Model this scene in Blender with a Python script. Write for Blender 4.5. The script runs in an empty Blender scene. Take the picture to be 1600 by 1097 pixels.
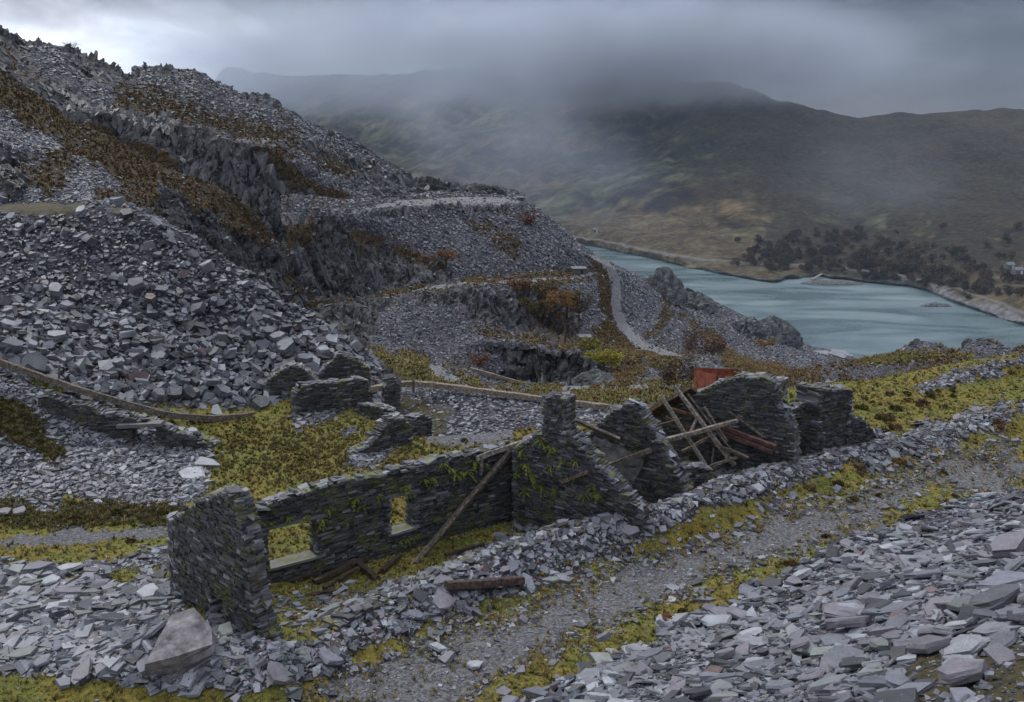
import bpy, math, random
import numpy as np
from mathutils import Vector, Matrix
rng = np.random.default_rng(7); random.seed(7)
sc = bpy.context.scene; COL = sc.collection
R = math.radians
# ------------------------------------------------------------------ camera
F = 1500.0; TILT = R(7.0); HORIZON = 230.0; PR = HORIZON + F*math.tan(TILT)
cd = bpy.data.cameras.new('camera'); cam = bpy.data.objects.new('camera', cd); COL.objects.link(cam)
cd.sensor_width = 36; cd.lens = F/1600*36; cd.shift_y = (PR-548.5)/1600; cd.clip_start = .1; cd.clip_end = 20000
cam.location = (0, 0, 0); cam.rotation_euler = (R(90)-TILT, 0, 0); sc.camera = cam
ct, st = math.cos(TILT), math.sin(TILT)
def ray(px, py):
    px = np.asarray(px, float); py = np.asarray(py, float)
    x = (px-800)/F; y = -(py-PR)/F
    return np.stack([x, ct+y*st, -st+y*ct], -1)
def P(px, py, D):
    r = ray(px, py); return r*(np.asarray(D, float)/r[..., 1])[..., None]
def Pz(px, py, z):
    r = ray(px, py); return r*(np.asarray(z, float)/r[..., 2])[..., None]
def project(p):
    p = np.asarray(p); d = p[..., 1]*ct-p[..., 2]*st; u = p[..., 1]*st+p[..., 2]*ct
    d = np.maximum(d, 1e-3)
    return 800+F*p[..., 0]/d, PR-F*u/d
# ------------------------------------------------------------------ noise
def _h(ix, iy, iz, s):
    n = (ix*374761393+iy*668265263+iz*2147483647+s*974634777) & 0xffffffff
    n = ((n ^ (n >> 13))*1274126177) & 0xffffffff
    return ((n ^ (n >> 16)) & 0xffffff)/float(0xffffff)
def vn(p, s=0):
    p = np.asarray(p, float); i = np.floor(p).astype(np.int64); f = p-i; f = f*f*(3-2*f)
    r = 0
    for dx in (0, 1):
        wx = f[..., 0] if dx else 1-f[..., 0]
        for dy in (0, 1):
            wy = f[..., 1] if dy else 1-f[..., 1]
            for dz in (0, 1):
                wz = f[..., 2] if dz else 1-f[..., 2]
                r = r+wx*wy*wz*_h(i[..., 0]+dx, i[..., 1]+dy, i[..., 2]+dz, s)
    return r*2-1
def fbm(p, oct=4, s=0, gain=.5):
    a = 1; t = 0; r = 0; p = np.asarray(p, float)
    for k in range(oct):
        r = r+a*vn(p*(2.03**k)+k*17.3, s+k); t += a; a *= gain
    return r/t
def cells(p, s=0):
    """cellular noise: a random value per cell, and the distance to the cell's border"""
    i = np.floor(p).astype(np.int64); b1 = np.full(p.shape[:-1], 9.); b2 = b1.copy(); v = np.zeros(p.shape[:-1])
    for dx in (-1, 0, 1):
        for dy in (-1, 0, 1):
            for dz in (-1, 0, 1):
                c = i+np.array([dx, dy, dz]); x, y, z = c[..., 0], c[..., 1], c[..., 2]
                d = (x+_h(x, y, z, s)-p[..., 0])**2+(y+_h(x, y, z, s+1)-p[..., 1])**2+(z+_h(x, y, z, s+2)-p[..., 2])**2
                m = d < b1; b2 = np.where(m, b1, np.minimum(b2, d)); v = np.where(m, _h(x, y, z, s+3), v); b1 = np.where(m, d, b1)
    return v*2-1, np.sqrt(b2)-np.sqrt(b1)
def sdf(px, py, poly):
    """signed distance (positive inside) in pixels"""
    d = np.full(px.shape, 1e9); ins = np.zeros(px.shape, bool); n = len(poly)
    for i in range(n):
        ax, ay = poly[i]; bx, by = poly[(i+1) % n]
        ex, ey = bx-ax, by-ay; wx, wy = px-ax, py-ay
        t = np.clip((wx*ex+wy*ey)/(ex*ex+ey*ey+1e-9), 0, 1)
        d = np.minimum(d, (wx-ex*t)**2+(wy-ey*t)**2)
        c = ((ay > py) != (by > py)) & (px < (bx-ax)*(py-ay)/((by-ay) if by != ay else 1e-9)+ax)
        ins ^= c
    d = np.sqrt(d); return np.where(ins, d, -d)
def sstep(a, b, x):
    t = np.clip((x-a)/(b-a), 0, 1); return t*t*(3-2*t)
# ------------------------------------------------------------------ mesh + tags
def tag(o, label=None, cat=None, group=None, kind=None):
    if label: o['label'] = label
    if cat: o['category'] = cat
    if group: o['group'] = group
    if kind: o['kind'] = kind
    return o
def mesh_np(name, V, loops, starts, totals, mat, tint=None, smooth=False):
    me = bpy.data.meshes.new(name); V = np.asarray(V, np.float32)
    me.vertices.add(len(V)); me.vertices.foreach_set('co', V.ravel())
    me.loops.add(len(loops)); me.loops.foreach_set('vertex_index', np.asarray(loops, np.int32))
    me.polygons.add(len(starts)); me.polygons.foreach_set('loop_start', np.asarray(starts, np.int32))
    me.polygons.foreach_set('loop_total', np.asarray(totals, np.int32))
    me.polygons.foreach_set('use_smooth', np.full(len(starts), bool(smooth)))
    me.update(calc_edges=True); me.validate()
    if tint is not None:
        a = me.color_attributes.new('tint', 'FLOAT_COLOR', 'POINT')
        a.data.foreach_set('color', np.asarray(tint, np.float32).ravel())
    if mat: me.materials.append(mat)
    return me
def link(name, me, parent=None, loc=None):
    o = bpy.data.objects.new(name, me); COL.objects.link(o)
    if parent: o.parent = parent
    if loc is not None: o.location = loc
    return o
def empty(name, loc):
    o = bpy.data.objects.new(name, None); o.empty_display_size = .3; COL.objects.link(o); o.location = loc
    return o
class MB:
    """collects polygons; build() links them as one object"""
    def __init__(s): s.v = []; s.f = []; s.t = []; s.n = 0
    def add(s, V, Fs, tint=(.5, .5, .5)):
        V = [tuple(v) for v in V]; b = s.n; s.v += V; s.n += len(V)
        s.f += [tuple(b+i for i in f) for f in Fs]; s.t += [(*tint, 1)]*len(V)
    def box(s, c, ax, ay, az, jit=0, tint=(.5, .5, .5)):
        """c centre, ax/ay/az half vectors"""
        c = np.asarray(c, float); V = []
        for k in (-1, 1):
            for j in (-1, 1):
                for i in (-1, 1):
                    v = c+i*ax+j*ay+k*az
                    if jit: v = v+rng.normal(0, jit, 3)
                    V.append(v)
        s.add(V, [(0, 2, 3, 1), (4, 5, 7, 6), (0, 1, 5, 4), (2, 6, 7, 3), (0, 4, 6, 2), (1, 3, 7, 5)], tint)
    def build(s, name, mat, parent=None, loc=(0, 0, 0), smooth=False):
        V = np.array(s.v)-np.array(loc)
        tot = [len(f) for f in s.f]; st_ = np.concatenate([[0], np.cumsum(tot)[:-1]]) if tot else []
        lp = [i for f in s.f for i in f]
        me = mesh_np(name, V, lp, st_, tot, mat, s.t, smooth)
        return link(name, me, parent, None if parent else loc)
# ------------------------------------------------------------------ node helpers
class NT:
    def __init__(s, tree): s.t = tree; s.n = tree.nodes; s.l = tree.links
    def new(s, typ, **kw):
        n = s.n.new(typ)
        for k, v in kw.items(): setattr(n, k, v)
        return n
    def put(s, sock, v):
        if isinstance(v, bpy.types.NodeSocket): s.l.new(v, sock)
        elif v is not None:
            if sock.type == 'RGBA' and len(v) == 3: v = (*v, 1)
            sock.default_value = v
    def math(s, op, a, b=None, c=None, clamp=False):
        n = s.new('ShaderNodeMath', operation=op, use_clamp=clamp); s.put(n.inputs[0], a)
        if b is not None: s.put(n.inputs[1], b)
        if c is not None: s.put(n.inputs[2], c)
        return n.outputs[0]
    def mix(s, f, a, b, mode='MIX'):
        n = s.new('ShaderNodeMix', data_type='RGBA', blend_type=mode); s.put(n.inputs['Factor'], f)
        s.put(n.inputs[6], a); s.put(n.inputs[7], b); return n.outputs[2]
    def mapr(s, v, a, b, c=0., d=1.):
        n = s.new('ShaderNodeMapRange', interpolation_type='SMOOTHSTEP'); s.put(n.inputs[0], v)
        for i, x in enumerate((a, b, c, d)): n.inputs[i+1].default_value = x
        return n.outputs[0]
    def ramp(s, v, stops):
        n = s.new('ShaderNodeValToRGB'); e = n.color_ramp.elements
        while len(e) < len(stops): e.new(.5)
        for k, (p, c) in enumerate(stops): e[k].position = p; e[k].color = (*c, 1)
        s.put(n.inputs[0], v); return n.outputs[0]
    def coord(s, scale=(1, 1, 1)):
        c = s.new('ShaderNodeTexCoord').outputs['Object']
        if scale == (1, 1, 1): return c
        m = s.new('ShaderNodeVectorMath', operation='MULTIPLY'); s.put(m.inputs[0], c); m.inputs[1].default_value = scale
        return m.outputs[0]
    def noise(s, vec, scale, detail=4, rough=.55, out=0, dist=0):
        n = s.new('ShaderNodeTexNoise'); s.put(n.inputs['Vector'], vec); n.inputs['Scale'].default_value = scale
        n.inputs['Detail'].default_value = detail; n.inputs['Roughness'].default_value = rough; n.inputs['Distortion'].default_value = dist
        return n.outputs[out]
    def voro(s, vec, scale, out='Color', feature='F1', rnd=1.):
        n = s.new('ShaderNodeTexVoronoi', feature=feature); s.put(n.inputs['Vector'], vec); n.inputs['Scale'].default_value = scale
        n.inputs['Randomness'].default_value = rnd
        return n.outputs[out]
    def bump(s, h, strength, dist, nrm=None):
        n = s.new('ShaderNodeBump'); s.put(n.inputs['Height'], h); n.inputs['Strength'].default_value = strength
        n.inputs['Distance'].default_value = dist
        if nrm: s.put(n.inputs['Normal'], nrm)
        return n.outputs[0]
def newmat(name, rough=.7, spec=.3):
    m = bpy.data.materials.new(name); m.use_nodes = True; nt = NT(m.node_tree)
    b = m.node_tree.nodes['Principled BSDF']; b.inputs['Roughness'].default_value = rough
    b.inputs['Specular IOR Level'].default_value = spec
    return m, nt, b
def mat_slate(name='slate', gain=1., moss=0., fine=1.):
    m, n, b = newmat(name, .5, .45)
    a = n.new('ShaderNodeAttribute', attribute_name='tint').outputs['Color']; c = n.coord()
    k = n.noise(c, 2.2*fine, 5, .6); k2 = n.noise(c, 19*fine, 4, .7)
    col = n.mix(1., a, n.ramp(k, [(.25, (.62, .62, .63)), (.5, (.95, .95, .96)), (.78, (1.3, 1.28, 1.25))]), 'MULTIPLY')
    col = n.mix(1., col, n.ramp(k2, [(.3, (.72, .72, .72)), (.7, (1.22, 1.22, 1.22))]), 'MULTIPLY')
    # pale lichen speckle and rusty iron stain
    li = n.mapr(n.noise(c, 6*fine, 6, .7), .62, .7); col = n.mix(n.math('MULTIPLY', li, .35), col, (.34*gain, .35*gain, .33*gain))
    ru = n.mapr(n.noise(c, 1.3*fine, 3, .6), .66, .76); col = n.mix(n.math('MULTIPLY', ru, .4), col, (.13, .075, .045))
    if moss:
        g = n.new('ShaderNodeNewGeometry'); sx = n.new('ShaderNodeSeparateXYZ'); n.put(sx.inputs[0], g.outputs['Normal'])
        mm = n.mapr(n.noise(c, 1.6, 5, .65), .64-moss*.25, .74-moss*.2)
        up = n.mapr(sx.outputs[2], -.2, .6, .25, 1.)
        col = n.mix(n.math('MULTIPLY', mm, up), col, n.mix(k2, (.045, .06, .012), (.15, .14, .025)))
    n.put(b.inputs['Base Color'], col)
    lay = n.noise(n.coord((1, 1, 6)), 7*fine, 4, .65)
    n.put(b.inputs['Roughness'], n.mapr(k2, .3, .7, .38, .68))
    n.put(b.inputs['Normal'], n.bump(n.math('ADD', n.math('MULTIPLY', lay, .6), n.math('MULTIPLY', k2, .4)), .8, .04/fine))
    return m
def mat_terrain(name, cell, far=False, grassc=None, heath=None, slate_gain=1., pat_=.75, gg=1.):
    """mask attribute: R grass, G heather/bracken, B bare rock, A track gravel; the rest is slate waste"""
    m, n, b = newmat(name, .8, .2)
    at = n.new('ShaderNodeAttribute', attribute_name='mask'); sp = n.new('ShaderNodeSeparateColor'); n.put(sp.inputs[0], at.outputs['Color'])
    c = n.coord(); s = 1./cell; g = slate_gain
    big = n.noise(c, s*.12, 5, .6); med = n.noise(c, s*.9, 5, .65); fin = n.noise(c, s*5, 4, .7)
    stretch = n.coord((1, 1, 1.9))
    v1 = n.new('ShaderNodeTexVoronoi', feature='F1'); n.put(v1.inputs['Vector'], stretch); v1.inputs['Scale'].default_value = s
    vs = n.new('ShaderNodeSeparateColor'); n.put(vs.inputs[0], v1.outputs['Color'])
    v2 = n.new('ShaderNodeTexVoronoi', feature='F1'); n.put(v2.inputs['Vector'], stretch); v2.inputs['Scale'].default_value = s*2.7
    vs2 = n.new('ShaderNodeSeparateColor'); n.put(vs2.inputs[0], v2.outputs['Color'])
    rr = n.math('ADD', n.math('MULTIPLY', vs.outputs[0], .55), n.math('MULTIPLY', vs2.outputs[1], .45))
    scree = n.ramp(rr, [(.12, (.04*g, .042*g, .047*g)), (.38, (.1*g, .1*g, .12*g)), (.62, (.155*g, .155*g, .175*g)), (.9, (.26*g, .265*g, .29*g))])
    scree = n.mix(n.mapr(big, .42, .6), scree, n.mix(1., scree, (1.06, .95, 1.04), 'MULTIPLY'))
    gc = grassc or [(.3, (.03, .03, .012)), (.44, (.085, .08, .026)), (.57, (.165, .15, .05)), (.72, (.27, .235, .115))]
    gn = n.math('ADD', n.math('MULTIPLY', med, .55), n.math('MULTIPLY', fin, .45))
    grass = n.ramp(gn, gc); grass = n.mix(n.mapr(big, .4, .62), grass, n.mix(1., grass, (1.2, .9, .8), 'MULTIPLY'))
    hc = heath or [(.28, (.03, .02, .01)), (.48, (.085, .05, .02)), (.66, (.14, .08, .03)), (.82, (.2, .15, .06))]
    hea = n.ramp(gn, hc)
    cs = n.noise(n.coord((1, 1, .22)), s*.7, 6, .7, dist=.3); cb = n.noise(c, s*.25, 5, .6)
    ve = n.new('ShaderNodeTexVoronoi', feature='DISTANCE_TO_EDGE'); wv = n.new('ShaderNodeVectorMath', operation='ADD'); n.put(wv.inputs[0], n.coord((1, 1, .45))); nv_ = n.new('ShaderNodeTexNoise'); n.put(nv_.inputs['Vector'], c); nv_.inputs['Scale'].default_value = s*.5
    n.put(wv.inputs[1], nv_.outputs['Color']); n.put(ve.inputs['Vector'], wv.outputs[0]); ve.inputs['Scale'].default_value = s*.38; crack = n.mapr(ve.outputs['Distance'], 0., .09)
    rock = n.ramp(n.math('ADD', n.math('MULTIPLY', cs, .6), n.math('MULTIPLY', cb, .4)),
                  [(.36, (.025, .026, .028)), (.45, (.075, .077, .083)), (.55, (.13, .133, .14)), (.7, (.22, .22, .225))])
    rock = n.mix(n.math('MULTIPLY', n.math('SUBTRACT', 1., crack), .7), rock, (.008, .008, .009)); rock = n.mix(n.math('MULTIPLY', n.mapr(big, .52, .64), .5), rock, (.06, .055, .03))
    grav = n.ramp(n.math('ADD', n.math('MULTIPLY', fin, .6), n.math('MULTIPLY', vs2.outputs[2], .4)),
                  [(.25, (.075*gg, .073*gg, .078*gg)), (.5, (.16*gg, .157*gg, .165*gg)), (.8, (.29*gg, .285*gg, .295*gg))])
    pat = n.mapr(n.math('ADD', n.math('MULTIPLY', n.noise(c, s*.16, 6, .6), .6), n.math('MULTIPLY', med, .4)), .5, .62)
    grass = n.mix(n.math('MULTIPLY', pat, pat_), grass, n.mix(.5, hea, grass))
    def edge(x): return n.mapr(n.math('ADD', x, n.math('MULTIPLY', n.math('SUBTRACT', n.math('ADD', n.math('MULTIPLY', med, .5), n.math('MULTIPLY', fin, .5)), .5), 1.9)), .38, .62)
    col = n.mix(edge(at.outputs['Alpha']), scree, grav)
    fr = edge(sp.outputs[2]); fg = edge(sp.outputs[0]); fh = edge(sp.outputs[1])
    col = n.mix(fr, col, rock); col = n.mix(fg, col, grass); col = n.mix(fh, col, hea)
    n.put(b.inputs['Base Color'], col)
    soft = n.math('MAXIMUM', fg, fh)
    hs = n.math('ADD', n.math('MULTIPLY', v1.outputs['Distance'], -1.), n.math('MULTIPLY', vs.outputs[1], .7))
    hs = n.math('ADD', hs, n.math('MULTIPLY', vs2.outputs[0], .4))
    hh = n.math('ADD', n.math('MULTIPLY', hs, n.math('SUBTRACT', 1., soft)), n.math('MULTIPLY', n.math('ADD', cs, fin), 1.1))
    n.put(b.inputs['Normal'], n.bump(hh, .9, cell*.45))
    return m
def mat_plain(name, cols, scale=6, rough=.8, spec=.2, bump=.3, bd=.02, stretch=(1, 1, 1), tint=False):
    m, n, b = newmat(name, rough, spec); c = n.coord(stretch)
    k = n.noise(c, scale, 6, .65); col = n.ramp(k, [(.3+.4*i/(len(cols)-1), x) for i, x in enumerate(cols)])
    if tint: col = n.mix(1., col, n.new('ShaderNodeAttribute', attribute_name='tint').outputs['Color'], 'MULTIPLY')
    n.put(b.inputs['Base Color'], col); n.put(b.inputs['Normal'], n.bump(n.noise(c, scale*3, 5, .6), bump, bd))
    return m
M = {}
M['slate'] = mat_slate('slate'); M['heap_slate'] = mat_slate('heap_slate', fine=.6)
M['wall'] = mat_slate('wall_slate', 1., moss=.55, fine=.9)
M['far_slate'] = mat_slate('far_slate', fine=.25)
M['t_near'] = mat_terrain('near_ground', .22, slate_gain=.5, pat_=.4, grassc=[(.3, (.04, .042, .012)), (.44, (.13, .135, .028)), (.57, (.24, .235, .055)), (.72, (.35, .31, .12))], heath=[(.28, (.022, .02, .009)), (.46, (.07, .06, .024)), (.6, (.125, .1, .04)), (.8, (.22, .18, .075))])  # slate_gain darkens the waste to imitate shade in gaps between slabs
M['t_heap'] = mat_terrain('heap_ground', .5, slate_gain=.5, pat_=.4, grassc=[(.3, (.04, .042, .012)), (.44, (.13, .135, .028)), (.57, (.24, .235, .055)), (.72, (.35, .31, .12))], heath=[(.28, (.022, .02, .009)), (.46, (.07, .06, .024)), (.6, (.125, .1, .04)), (.8, (.22, .18, .075))])  # slate waste darkened here too, gap shade put into the colour
M['t_mid'] = mat_terrain('mid_ground', 1.1, slate_gain=.75, gg=1.5, grassc=[(.3, (.03, .03, .012)), (.45, (.085, .08, .03)), (.58, (.15, .14, .055)), (.74, (.23, .2, .11))], heath=[(.3, (.02, .016, .01)), (.46, (.058, .04, .02)), (.6, (.105, .068, .03)), (.8, (.18, .14, .08))])
M['wood'] = mat_plain('weathered_timber', [(.035, .028, .022), (.12, .105, .09), (.26, .24, .22)], 9, .8, .15, .5, .01, (1, 1, 1), tint=True)
M['rust'] = mat_plain('rusty_iron', [(.06, .02, .012), (.2, .055, .03), (.3, .1, .05)], 4, .75, .3, .3, .01)
M['plaster'] = mat_plain('old_plaster', [(.05, .05, .052), (.14, .14, .145), (.26, .26, .265)], 3, .9, .1, .5, .03)
M['leaf'] = mat_plain('foliage', [(.5, .5, .5), (1, 1, 1), (1.4, 1.4, 1.4)], 3, .8, .1, 0, .01, tint=True)
M['bark'] = mat_plain('bark', [(.03, .025, .02), (.1, .09, .08)], 10, .9, .1, .5, .02)
# ------------------------------------------------------------------ sheets
def resample(row, nx):
    a = np.array(row, float); t0 = (a[:, 0]-a[0, 0])/(a[-1, 0]-a[0, 0]); t = np.linspace(0, 1, nx)
    py = np.interp(t, t0, a[:, 1]); lD = np.interp(t, t0, np.log(a[:, 2])); px = np.interp(t, t0, a[:, 0])
    for _ in range(2):
        for q in (py, lD): q[1:-1] = .25*q[:-2]+.5*q[1:-1]+.25*q[2:]
    return P(px, py, np.exp(lD))
def normals(V):
    du = np.gradient(V, axis=1); dv = np.gradient(V, axis=0); N = np.cross(du, dv)
    N /= np.linalg.norm(N, axis=-1, keepdims=True)+1e-12
    return N
def paint(V, default, polys, seed=0, wob=11., clampx=True):
    px, py = project(V); W = np.zeros(V.shape[:-1]+(4,)); W[...] = default
    if clampx: px = np.clip(px, -45, 1600); py = np.clip(py, -40, 1100)
    q = np.stack([px/38, py/38, px*0], -1); nz = fbm(q, 3, seed+50)*1.6+.8*fbm(q*5, 2, seed+60)
    for col, poly, soft in polys:
        d = sdf(px, py, poly)+nz*wob*soft
        a = sstep(-8*soft, 8*soft, d)[..., None]; W = W*(1-a)+np.array(col)*a
    return W
SL, GR, HE, RO, GV = (0, 0, 0, 0), (1, 0, 0, 0), (0, 1, 0, 0), (0, 0, 1, 0), (0, 0, 0, 1)
def mixc(a, b, f): return tuple(x*(1-f)+y*f for x, y in zip(a, b))
def sheet_mesh(name, V, W, mat, kind='structure', label=None, smooth=True):
    m_, n_ = V.shape[:2]; idx = np.arange(m_*n_).reshape(m_, n_)
    q = np.stack([idx[:-1, :-1], idx[:-1, 1:], idx[1:, 1:], idx[1:, :-1]], -1).reshape(-1, 4)
    me = mesh_np(name, V.reshape(-1, 3), q.ravel(), np.arange(len(q))*4, np.full(len(q), 4), mat, smooth=smooth)
    a = me.color_attributes.new('mask', 'FLOAT_COLOR', 'POINT'); a.data.foreach_set('color', W.reshape(-1, 4).astype(np.float32).ravel())
    o = link(name, me); tag(o, kind=kind, label=label); return o
class Surf: pass
def sheet(name, rows, nx, step, mat, default, polys, amp=(.1, .1, .1, .6), freq=1., seed=0, smooth=2, nd=None, rockf=(1, 1, .6)):
    """amp: displacement for slate, grass, heather, rock (metres)"""
    Rw = [r if isinstance(r, np.ndarray) else resample(r, nx) for r in rows]
    out = [Rw[0][None]]
    for k in range(len(Rw)-1):
        a, b = Rw[k], Rw[k+1]; pa = np.stack(project(a), -1); pb = np.stack(project(b), -1)
        n = int(np.clip(np.median(np.linalg.norm(pa-pb, axis=-1))/step, 3, 90))
        t = (np.arange(n)+1)/n; out.append(a[None]*(1-t)[:, None, None]+b[None]*t[:, None, None])
    V = np.concatenate(out)
    for _ in range(smooth): V[1:-1] = .25*V[:-2]+.5*V[1:-1]+.25*V[2:]
    W = paint(V, default, polys, seed)
    N = normals(V); N *= np.sign((N*-V).sum(-1, keepdims=True)+1e-9)
    A = amp[0]*(1-W.sum(-1))+amp[1]*W[..., 0]+amp[2]*W[..., 1]+amp[0]*.15*W[..., 3]
    d = fbm(V*freq*.35, 5, seed, .6)*A*1.6
    if W[..., 2].max() > .05:
        wq = V+np.stack([fbm(V*freq*.5, 3, seed+5), fbm(V*freq*.5, 3, seed+6), fbm(V*freq*.5, 3, seed+7)], -1)*1.6/freq
        rf = np.array(rockf); c1, e1 = cells(wq*freq*.42*rf, seed); c2, e2 = cells(wq*freq*1.1*rf, seed+4); c3, e3 = cells(wq*freq*2.6*rf, seed+8)
        rk = c1*.7+c2*.36+c3*.1-.5*sstep(.16, 0, e2)-.35*sstep(.2, 0, e1)+fbm(V*freq*.2, 3, seed+9)*.6
        d = d+rk*amp[3]*.8*W[..., 2]
    V = V+N*d[..., None]
    o = sheet_mesh(name, V, W, mat, smooth=amp[3] < 1)
    S = Surf(); S.V = V; S.W = W; S.N = N; S.o = o
    return S
def scatter(S, n, wfn, r=None, frame=240, dpow=1.):
    frame = max(frame, 240); n = int(n*1.18)
    V = S.V; W = S.W; A = np.linalg.norm(np.cross(V[1:, :-1]-V[:-1, :-1], V[:-1, 1:]-V[:-1, :-1]), axis=-1)
    C = (V[:-1, :-1]+V[1:, 1:])/2; w = (W[:-1, :-1]+W[1:, 1:])/2; px, py = project(C)
    vis = (px > -frame) & (px < 1600+frame) & (py > -frame) & (py < 1097+frame) & (C[..., 1] > 2)
    pr = A*vis*wfn(w, C, px, py)/np.maximum(np.linalg.norm(C, axis=-1), 1)**dpow
    pr = pr.ravel(); s = pr.sum()
    if s <= 0: return np.zeros((0, 3)), np.zeros((0, 3))
    k = rng.choice(len(pr), n, p=pr/s); i, j = np.unravel_index(k, C.shape[:2])
    a, b = rng.random((2, n))[..., None]
    p = V[i, j]*(1-a)*(1-b)+V[i, j+1]*(1-a)*b+V[i+1, j]*a*(1-b)+V[i+1, j+1]*a*b
    return p, S.N[i, j]
# ------------------------------------------------------------------ slabs
def make_tpl(n, layers, r):
    ang = np.sort(np.linspace(0, 2*math.pi, n, endpoint=False)+r.uniform(-.35, .35, n)*2*math.pi/n*.9)
    rad = r.uniform(.65, 1.2, n); ring = np.stack([np.cos(ang)*rad, np.sin(ang)*rad], -1)
    V = []; z = np.linspace(-1, 1, layers)
    for k in range(layers):
        q = ring*(1-.04*abs(z[k]))+r.normal(0, .035, ring.shape)
        if k == layers-1: q = ring*r.uniform(.88, 1.0, (n, 1))+r.normal(0, .04, 2)
        zz = z[k]+r.normal(0, .1, n); V.append(np.column_stack([q, zz]))
    V = np.concatenate(V); Fs = [list(range(n))[::-1], list(range((layers-1)*n, layers*n))]
    for k in range(layers-1):
        for i in range(n):
            j = (i+1) % n; Fs.append([k*n+i, k*n+j, (k+1)*n+j, (k+1)*n+i])
    return V, Fs
r0 = np.random.default_rng(3)
TPL = [make_tpl(int(r0.integers(3, 6)), 2, r0) for _ in range(9)]
TPL3 = [make_tpl(int(r0.integers(4, 7)), 3, r0) for _ in range(9)]
PAL = np.array([.96, .97, 1.0])*np.array([(.15, .157, .178), (.16, .152, .17), (.16, .17, .168), (.28, .288, .31), (.045, .047, .053), (.15, .1, .1), (.235, .24, .258)])
PALP = np.array([.28, .18, .1, .1, .19, .02, .13])
def frames(N, yaw, tilt, tdir):
    n = len(N); up = N/np.linalg.norm(N, axis=1, keepdims=True)
    t = np.stack([np.cos(tdir), np.sin(tdir), np.zeros(n)], -1); t -= up*(t*up).sum(1, keepdims=True); t /= np.linalg.norm(t, axis=1, keepdims=True)+1e-9
    up = up*np.cos(tilt)[:, None]+t*np.sin(tilt)[:, None]
    x = np.stack([np.cos(yaw), np.sin(yaw), np.zeros(n)], -1); x -= up*(x*up).sum(1, keepdims=True); x /= np.linalg.norm(x, axis=1, keepdims=True)+1e-9
    return x, np.cross(up, x), up
def slabs(name, Ps, Ns, L, aspect=(.5, .9), thick=(.08, .25), tilt=20, lift=.3, mat=None, upmix=.3, tint=None, gain=1., tpl=None, kind='stuff', label=None, parent=None, yawdir=None, cat=None, vert=False):
    n = len(Ps); tpl = tpl or TPL
    if n == 0: return None
    Ns = Ns*(1-upmix)+np.array([0, 0, 1.])*upmix
    x, y, z = frames(Ns, rng.uniform(0, 6.283, n) if yawdir is None else yawdir+rng.normal(0, .5, n), np.abs(rng.normal(0, R(tilt), n)), rng.uniform(0, 6.283, n))
    if vert:
        up_ = z; x = np.array([0, 0, 1.])+rng.normal(0, .13, (n, 3)); x = x-up_*(x*up_).sum(1, keepdims=True); x /= np.linalg.norm(x, axis=1, keepdims=True)+1e-9; y = np.cross(up_, x)
    w = L*rng.uniform(*aspect, n); t = L*rng.uniform(*thick, n)
    Tn = tint if tint is not None else PAL[rng.choice(len(PAL), n, p=PALP)]*rng.uniform(.75, 1.2, (n, 1))*gain
    k = rng.integers(0, len(tpl), n); VV = []; LL = []; SS = []; TT = []; CC = []; base = 0; lb = 0
    for q, (tv, tf) in enumerate(tpl):
        s = np.nonzero(k == q)[0]
        if len(s) == 0: continue
        v = (Ps[s]+z[s]*(t[s]*lift)[:, None])[:, None]+tv[None, :, 0:1]*x[s][:, None]*(L[s]/2)[:, None, None]+tv[None, :, 1:2]*y[s][:, None]*(w[s]/2)[:, None, None]+tv[None, :, 2:3]*z[s][:, None]*(t[s]/2)[:, None, None]
        nv = len(tv); fl = np.concatenate([np.array(f) for f in tf]); ft = np.array([len(f) for f in tf])
        lp = (base+np.arange(len(s))*nv)[:, None]+fl[None]; LL.append(lp.ravel())
        tt = np.tile(ft, len(s)); TT.append(tt); VV.append(v.reshape(-1, 3)); base += nv*len(s)
        CC.append(np.repeat(Tn[s], nv, axis=0))
    T_ = np.concatenate(TT); S_ = np.concatenate([[0], np.cumsum(T_)[:-1]]); C_ = np.concatenate(CC)
    me = mesh_np(name, np.concatenate(VV), np.concatenate(LL), S_, T_, mat or M['slate'], np.column_stack([C_, np.ones(len(C_))]))
    o = link(name, me, parent)
    if not parent: tag(o, kind=kind, label=label, cat=cat)
    return o
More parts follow.
